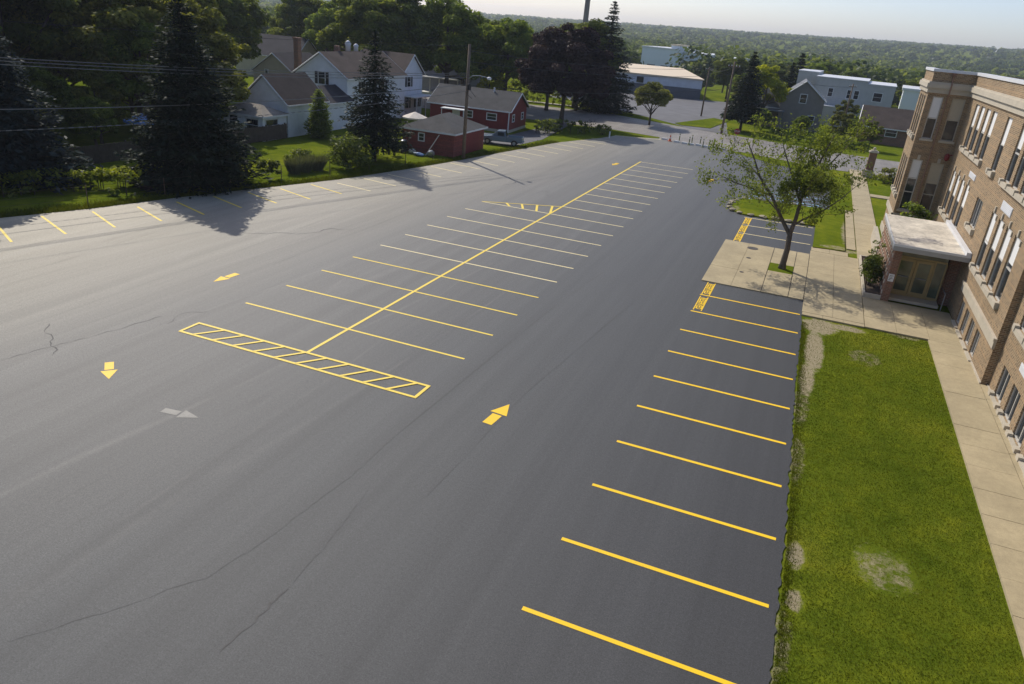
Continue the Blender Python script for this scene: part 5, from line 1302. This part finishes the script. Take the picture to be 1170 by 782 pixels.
# unique trees
t = make_broad('dark purple leaved tree with a broad dense crown by the street', 'tree', 'purple', 12.2, 5.3, .9, 150, 1.35, 400, .18, 101, .28, 'purple_leaf_tree'); t.location = (-31.2, 94.9, 0)
t = make_broad('small round crowned street tree beside the warehouse lot', 'tree', 'olive', 5.6, 2.5, 1.9, 60, .85, 520, .13, 102, .13, 'street_tree'); t.location = (-22.2, 107.1, 0)
make_spruce('very tall narrow evergreen behind the purple tree', (-31.9, 116.5, 0), 15.9, 4.9, .6, 'spruce', 103, nwh=40, leaf=.30, dens=.9)
make_spruce('dark dense evergreen with a bare trunk beyond the street', (-10.5, 114.3, 0), 10.8, 3.0, 1.9, 'spruce', 104, nwh=34, leaf=.26, dens=1.0)
t = make_broad('bright yellow green tree right of the dark evergreen', 'tree', 'lime', 8.6, 3.3, 2.0, 40, 1.1, 300, .18, 105, .18); t.location = (-8.9, 125.5, 0)
# templates
B1 = make_broad('broad green street tree behind the red house', 'tree', 'green', 12.6, 5.0, 1.1, 100, 1.35, 260, .20, 111, .30)
B1.location = (-42.8, 102.8, 0)
B2 = make_broad('large olive crowned tree behind the white house', 'tree', 'oak', 15.0, 6.2, 1.8, 120, 1.6, 210, .24, 112, .34); B2.location = (-57.5, 92.5, 0); B2.scale = (1.0, 1.0, .93)
B3 = make_broad('tall loose crowned tree filling the left background', 'tree', 'olive', 13.5, 5.2, 1.6, 85, 1.3, 220, .22, 113, .26, group=None); B3.location = (-55, 50, 0)
B4 = make_broad('narrow upright dark tree above the blue parasol', 'tree', 'oak', 17.0, 5.2, 1.2, 115, 1.45, 200, .24, 114, .36); B4.location = (-58, 33, 0)
B5 = make_broad('fresh green tree beside the lamp pole', 'tree', 'lime', 6.0, 2.4, 1.0, 30, .9, 280, .15, 115, .12); B5.location = (-44.5, 101.0, 0)
B5['label'] = 'low fresh green tree above the red house roof'
gl = 'dark leafy tree in the mass of trees at the upper left'; gg = 'trees massed at the upper left'
for (b, x, y, s_) in [(B4,-62,44,1.1), (B2,-64,55,1.1), (B4,-50,26,1.05), (B4,-58,24,1.2), (B2,-72,36,1.3), (B1,-72,55,1.1), (B3,-63,49.5,.95), (B1,-67,52,.85), (B1,-80,62,1.2), (B2,-66,48,.9), (B2,-70,66,1.15), (B4,-78,52,1.25), (B3,-52.5,54.5,.82), (B2,-84,70,1.1), (B4,-92,60,1.3), (B2,-74,80,.95), (B4,-52.5,28.5,.9), (B3,-66,62,1.2)]:
    put(b, x, y, s_, gl, group=gg)
put(B1, -53.4, 49.2, .80, 'bright sunlit shrubby tree right of the blue parasol')
for (b, x, y, s_, lb) in [(B3,-51.5,36.5,.36,'low leafy tree just behind the board fence, left of the blue parasol'), (B1,-50.5,41.5,.34,'low round tree behind the board fence under the blue parasol'), (B3,-53.5,44.5,.42,'rounded low tree behind the board fence, right of the blue parasol'), (B1,-54,40,.5,'bushy tree filling the shade behind the blue parasol'), (B1,-57,51,.55,'bushy tree behind the tall dark spruce'), (B3,-50.5,53.2,.36,'small olive tree touching the porch wing of the white outbuilding'), (B4,-56,57.5,.62,'narrow tree left of the white outbuilding'), (B3,-49.5,30,.5,'olive tree at the back of the wide blue spruce'), (B1,-60,36,.7,'green tree further behind the board fence')]:
    put(b, x, y, s_, lb)
put(B2, -78, 117, .95, 'round tree behind the blue roofed house', rz=1.0); put(B2, -60.5, 100.5, .98, 'large tree right of the blue roofed house'); put(B1, -50.5, 99.5, 1.16, 'tall full tree at the right of the white house'); put(B4, -54.5, 94.5, .86, 'dark tree directly behind the white house')
put(B1, -52, 108, .9, 'tree shading the lavender grey house'); put(B1, -78, 112, 1.0, 'tree far left beyond the blue roofed house'); put(B2, -88, 118, .9, 'second tree far left beyond the blue roofed house')
put(B2, -47.0, 110.5, .78, 'dark tree right behind the green street tree'); put(B1, -38.2, 108.5, .82, 'darker tree between the green street tree and the purple tree')
put(B1, -60, 131, .97, 'rounded tree rising behind the lavender grey house'); put(B2, -68, 140, .88, 'broad tree further left behind the lavender grey house'); put(B1, -50, 140, .78, 'tree behind the green street tree'); put(B2, -36.5, 116.5, .88, 'bushy tree left of the tall narrow evergreen'); put(B1, -36.5, 126, .66, 'bushy tree behind the tall narrow evergreen', rz=2.)
put(B3, -35, 113, .72, 'shaded tree behind the purple tree')
# around right houses
for (b, x, y, s_, lb) in [(B1,-2.5,117.5,.24,'low bush like tree in front of the grey gabled house'), (B3,2.6,113,.30,'small loose tree left of the brown ranch house'), (B3,6.6,112.0,.27,'small spreading tree in front of the brown ranch house'), (B1,4.2,117.5,.27,'dark low tree at the corner of the brown ranch house'),
                          (B1,-8.0,119,.26,'shrubby tree beside the porch of the grey gabled house'), (B3,3.4,133,.36,'thin tree between the grey gable and the blue grey building'), (B1,25,156,.70,'bright tree behind the school parapet corner'), (B1,33,170,.78,'leafy tree right behind the school roof'), (B2,17.5,188,.50,'tree beyond the white roofed shed')]:
    put(b, x, y, s_, lb)
hedge('hedge', (-50, 116.5), (-36, 119.5), .9, 3.0, 170, 'oak', 'tall dark undergrowth under the trees across the street from the red house', 125, leaf=.24, per=60)
hedge('hedge', (-6, 112.2), (6.5, 110.0), .7, 1.3, 110, 'green', 'clipped dark hedge along the far side of the street at right', 121, leaf=.2, per=60)
hedge('hedge', (-30.6, 84.2), (-25.6, 90.5), .8, 1.5, 80, 'oak', 'loose dark shrubbery between the driveway and the lot corner', 122, leaf=.16, per=90)
shrub('round dark bush at the far left corner of the lot', (-24.4, 91.0, 0), 1.2, 1.3, 'oak', 123, 16, 200, .13, name='bush', cat='bush'); shrub('dry brown shrub with bare twigs at the corner of the lot', (-26.5, 92.2, 0), 1.2, 1.5, 'purple', 124, 8, 90, .09, name='bush', cat='bush')
mb = MB(); mb.tube([(0,0,0), (0,0,.75)], .09, 8); tag(mb.build('bollard', M['white'], None, (-22.9, 88.6, 0)), 'short white leaning post at the far left corner of the lot', 'bollard')
put(B3, 3.2, 95.5, .0001, 'x') if False else None
# trees around warehouse
sm = [(-58,268,.62), (-53.5,276,.5), (-49,262,.66), (-44,255,.6), (-64,280,.7), (-37,250,.7), (-40,280,.62), (-14,150,.62), (-16,162,.66), (-20.5,176,.75), (-9,142,.58), (-22,205,.85), (-60,228,.9), (-13,190,.9), (-4,176,.95), (-10,212,1.0), (2,200,.95), (-60,182,.82), (-70,196,.85), (-55,200,.75), (10,210,.95), (22,218,1.0), (34,208,.95), (-1,160,.75), (4,232,1.0), (-24,238,.9), (-80,215,.9), (-92,190,.9), (-78,172,.9), (-95,160,.95), (-100,212,1.), (45,196,1.0)]
for i, (x, y, s_) in enumerate(sm): put((B1, B2, B1, B3)[i % 4], x, y, s_*(.80 if y < 190 else .62), z=terrain_z(x, y)-.3, label='green tree scattered beyond the warehouse', group='trees scattered beyond the warehouse')
q9 = random.Random(21)
for i in range(46):
    a_ = q9.uniform(-.62, .42); d_ = q9.uniform(205, 420); x, y = d_*math.sin(a_), d_*math.cos(a_)
    if -.30 < a_ < -.10 and q9.random() < .86: continue
    put((B1, B2, B3, B1)[i % 4], x, y, q9.uniform(.62, .95), 'larger tree standing out of the woods beyond the valley floor', group='trees standing out of the distant woods', z=terrain_z(x, y)-.3)
for i, (x, y, rz_) in enumerate([(-18,262,.2), (18,300,-.4), (48,262,.5), (-12,330,1.2), (66,330,.1), (30,392,.7), (-120,250,.3), (90,410,-.2), (5,245,.4)]):
    hs = empty('distant_house', (x, y, terrain_z(x, y)-.2), rz_); tag(hs, 'small pale roofed house half hidden in the distant woods', 'house', 'pale houses in the distant woods')
    add_house_body(hs, -9, 0, 0, 7.5, 4.6, 7.2, 'whitesid', ('rooflight', 'roofgrey', 'rooflight')[i % 3], ridge='x'); add_win(hs, 's', -3, 2.4, 1, 1.3, 0); add_win(hs, 's', -6, 2.4, 1, 1.3, 0)
make_spruce('dark conifer left of the bright tree beyond the evergreen', (-6.0, 160, 0), 11, 3.2, .8, 'spruce', 131, nwh=22, leaf=.4, dens=.8); make_spruce('slim dark conifer beside the blue grey building', (-6.4, 141, 0), 9.5, 1.8, .8, 'spruce', 132, nwh=22, leaf=.3, dens=.9)

# ------------------------------------------------------------------ far woods: one mass
def woods():
    q = np.random.default_rng(77); C = []; Nn = []; S = []; T = []
    n = 0
    for it in range(10500):
        u = q.random(); d = 225 + 2500*u**1.9
        a = q.uniform(-1.15, .62)
        x = d*math.sin(a); y = d*math.cos(a)
        if any((x-cx)**2/(rx*rx)+(y-cy)**2/(ry*ry) < 1 for cx, cy, rx, ry in [(-58,312,30,42), (-48,262,24,44), (-160,458,14,14), (-72,232,3,3)]): continue
        if d < 330 and q.random() < .35: continue
        z = terrain_z(x, y); h = q.uniform(6.5, 10.5); r_ = q.uniform(3.4, 6.2)*(1+d/4000); g_ = 1.35 if d < 650 and q.random() < .5 else 1.; h *= g_; r_ *= g_
        k = int(np.clip(30000/d, 18, 120)); sz = .42+d/620.
        dd = q.normal(size=(k, 3)); dd /= np.linalg.norm(dd, axis=1, keepdims=True); dd[:, 2] = np.abs(dd[:, 2])*1.0-.25
        p = np.array([x, y, z+h*.5]) + dd*np.array([r_, r_, h*.52])*(.7+.35*q.random((k, 1)))
        C.append(p); Nn.append(dd*.8+q.normal(size=(k, 3))*.6+np.array([0,0,.8])); S.append(sz*q.uniform(.7, 1.3, k)); T.append(q.uniform(.0, .85)+q.normal(size=k)*.12+.22*dd[:, 2])
        n += 1
    me = leaves_mesh('woodland', np.concatenate(C), np.concatenate(Nn), np.concatenate(S), np.concatenate(T), .8)
    o = link('woodland', me, L['far']); tag(o, 'unbroken green woodland stretching to the hazy horizon', 'woods', kind='stuff')
woods()

# ------------------------------------------------------------------ haze
HAZE = True
if HAZE:
    mb = MB(); mb.box(-3700, 3700, -3700, 3700, -8, 62)
    m, n, out = nt('haze_air'); v = N(n, 'ShaderNodeVolumePrincipled'); v.inputs['Color'].default_value = (.80,.88,1,1); v.inputs['Density'].default_value = .0002; v.inputs['Anisotropy'].default_value = .3
    n.links.new(v.outputs[0], out.inputs['Volume']); o = mb.build('haze', m); tag(o, 'thin pale haze over the distant woods', 'haze', kind='stuff')

# ------------------------------------------------------------------ light, sky, camera
SUN_EL = 42.5; sx_, sy_ = -.80, .60
w = bpy.data.worlds.new('World'); sc.world = w; w.use_nodes = True; n = w.node_tree; n.nodes.clear()
sky = N(n, 'ShaderNodeTexSky'); sky.sky_type = 'NISHITA'; sky.sun_disc = False; sky.sun_elevation = R(SUN_EL); sky.sun_rotation = math.atan2(sx_, sy_)
sky.air_density = .7; sky.dust_density = 1.3; sky.ozone_density = 1.0; sky.altitude = 0
bg = N(n, 'ShaderNodeBackground'); bg.inputs[1].default_value = .15; wo = N(n, 'ShaderNodeOutputWorld')
n.links.new(mixc(n, 1.0, sky.outputs[0], (1.03, 1.03, 1.09), 'MULTIPLY'), bg.inputs[0]); n.links.new(bg.outputs[0], wo.inputs[0])
sl = bpy.data.lights.new('sun', 'SUN'); sl.energy = 3.9; sl.angle = R(.5); sl.color = (1, .93, .82)
so = bpy.data.objects.new('sun', sl); COL.objects.link(so)
ce = math.cos(R(SUN_EL)); dirv = Vector((sx_*ce, sy_*ce, math.sin(R(SUN_EL)))); so.rotation_euler = dirv.to_track_quat('Z', 'Y').to_euler(); so.location = (0, 0, 80)

cam = bpy.data.cameras.new('camera'); co = bpy.data.objects.new('camera', cam); COL.objects.link(co); sc.camera = co
yaw, pit, rol = -0.3552, 0.4115, 0.0914
f = Vector((math.sin(yaw)*math.cos(pit), math.cos(yaw)*math.cos(pit), -math.sin(pit))); r_ = Vector((math.cos(yaw), -math.sin(yaw), 0)); u = r_.cross(f)
r2_ = r_*math.cos(rol)+u*math.sin(rol); u2 = -r_*math.sin(rol)+u*math.cos(rol)
mt = Matrix((r2_, u2, -f)).transposed().to_4x4(); mt.translation = Vector((0, 0, CAMH)); co.matrix_world = mt
cam.sensor_width = 36; cam.lens = 843.93/1170*36; cam.clip_start = .1; cam.clip_end = 12000
sc.view_settings.view_transform = 'Standard'; sc.view_settings.look = 'None'; sc.view_settings.exposure = 0; sc.view_settings.gamma = 1
sc.cycles.volume_step_rate = 1.0; sc.cycles.max_bounces = 6; sc.cycles.transparent_max_bounces = 4; sc.cycles.volume_bounces = 0
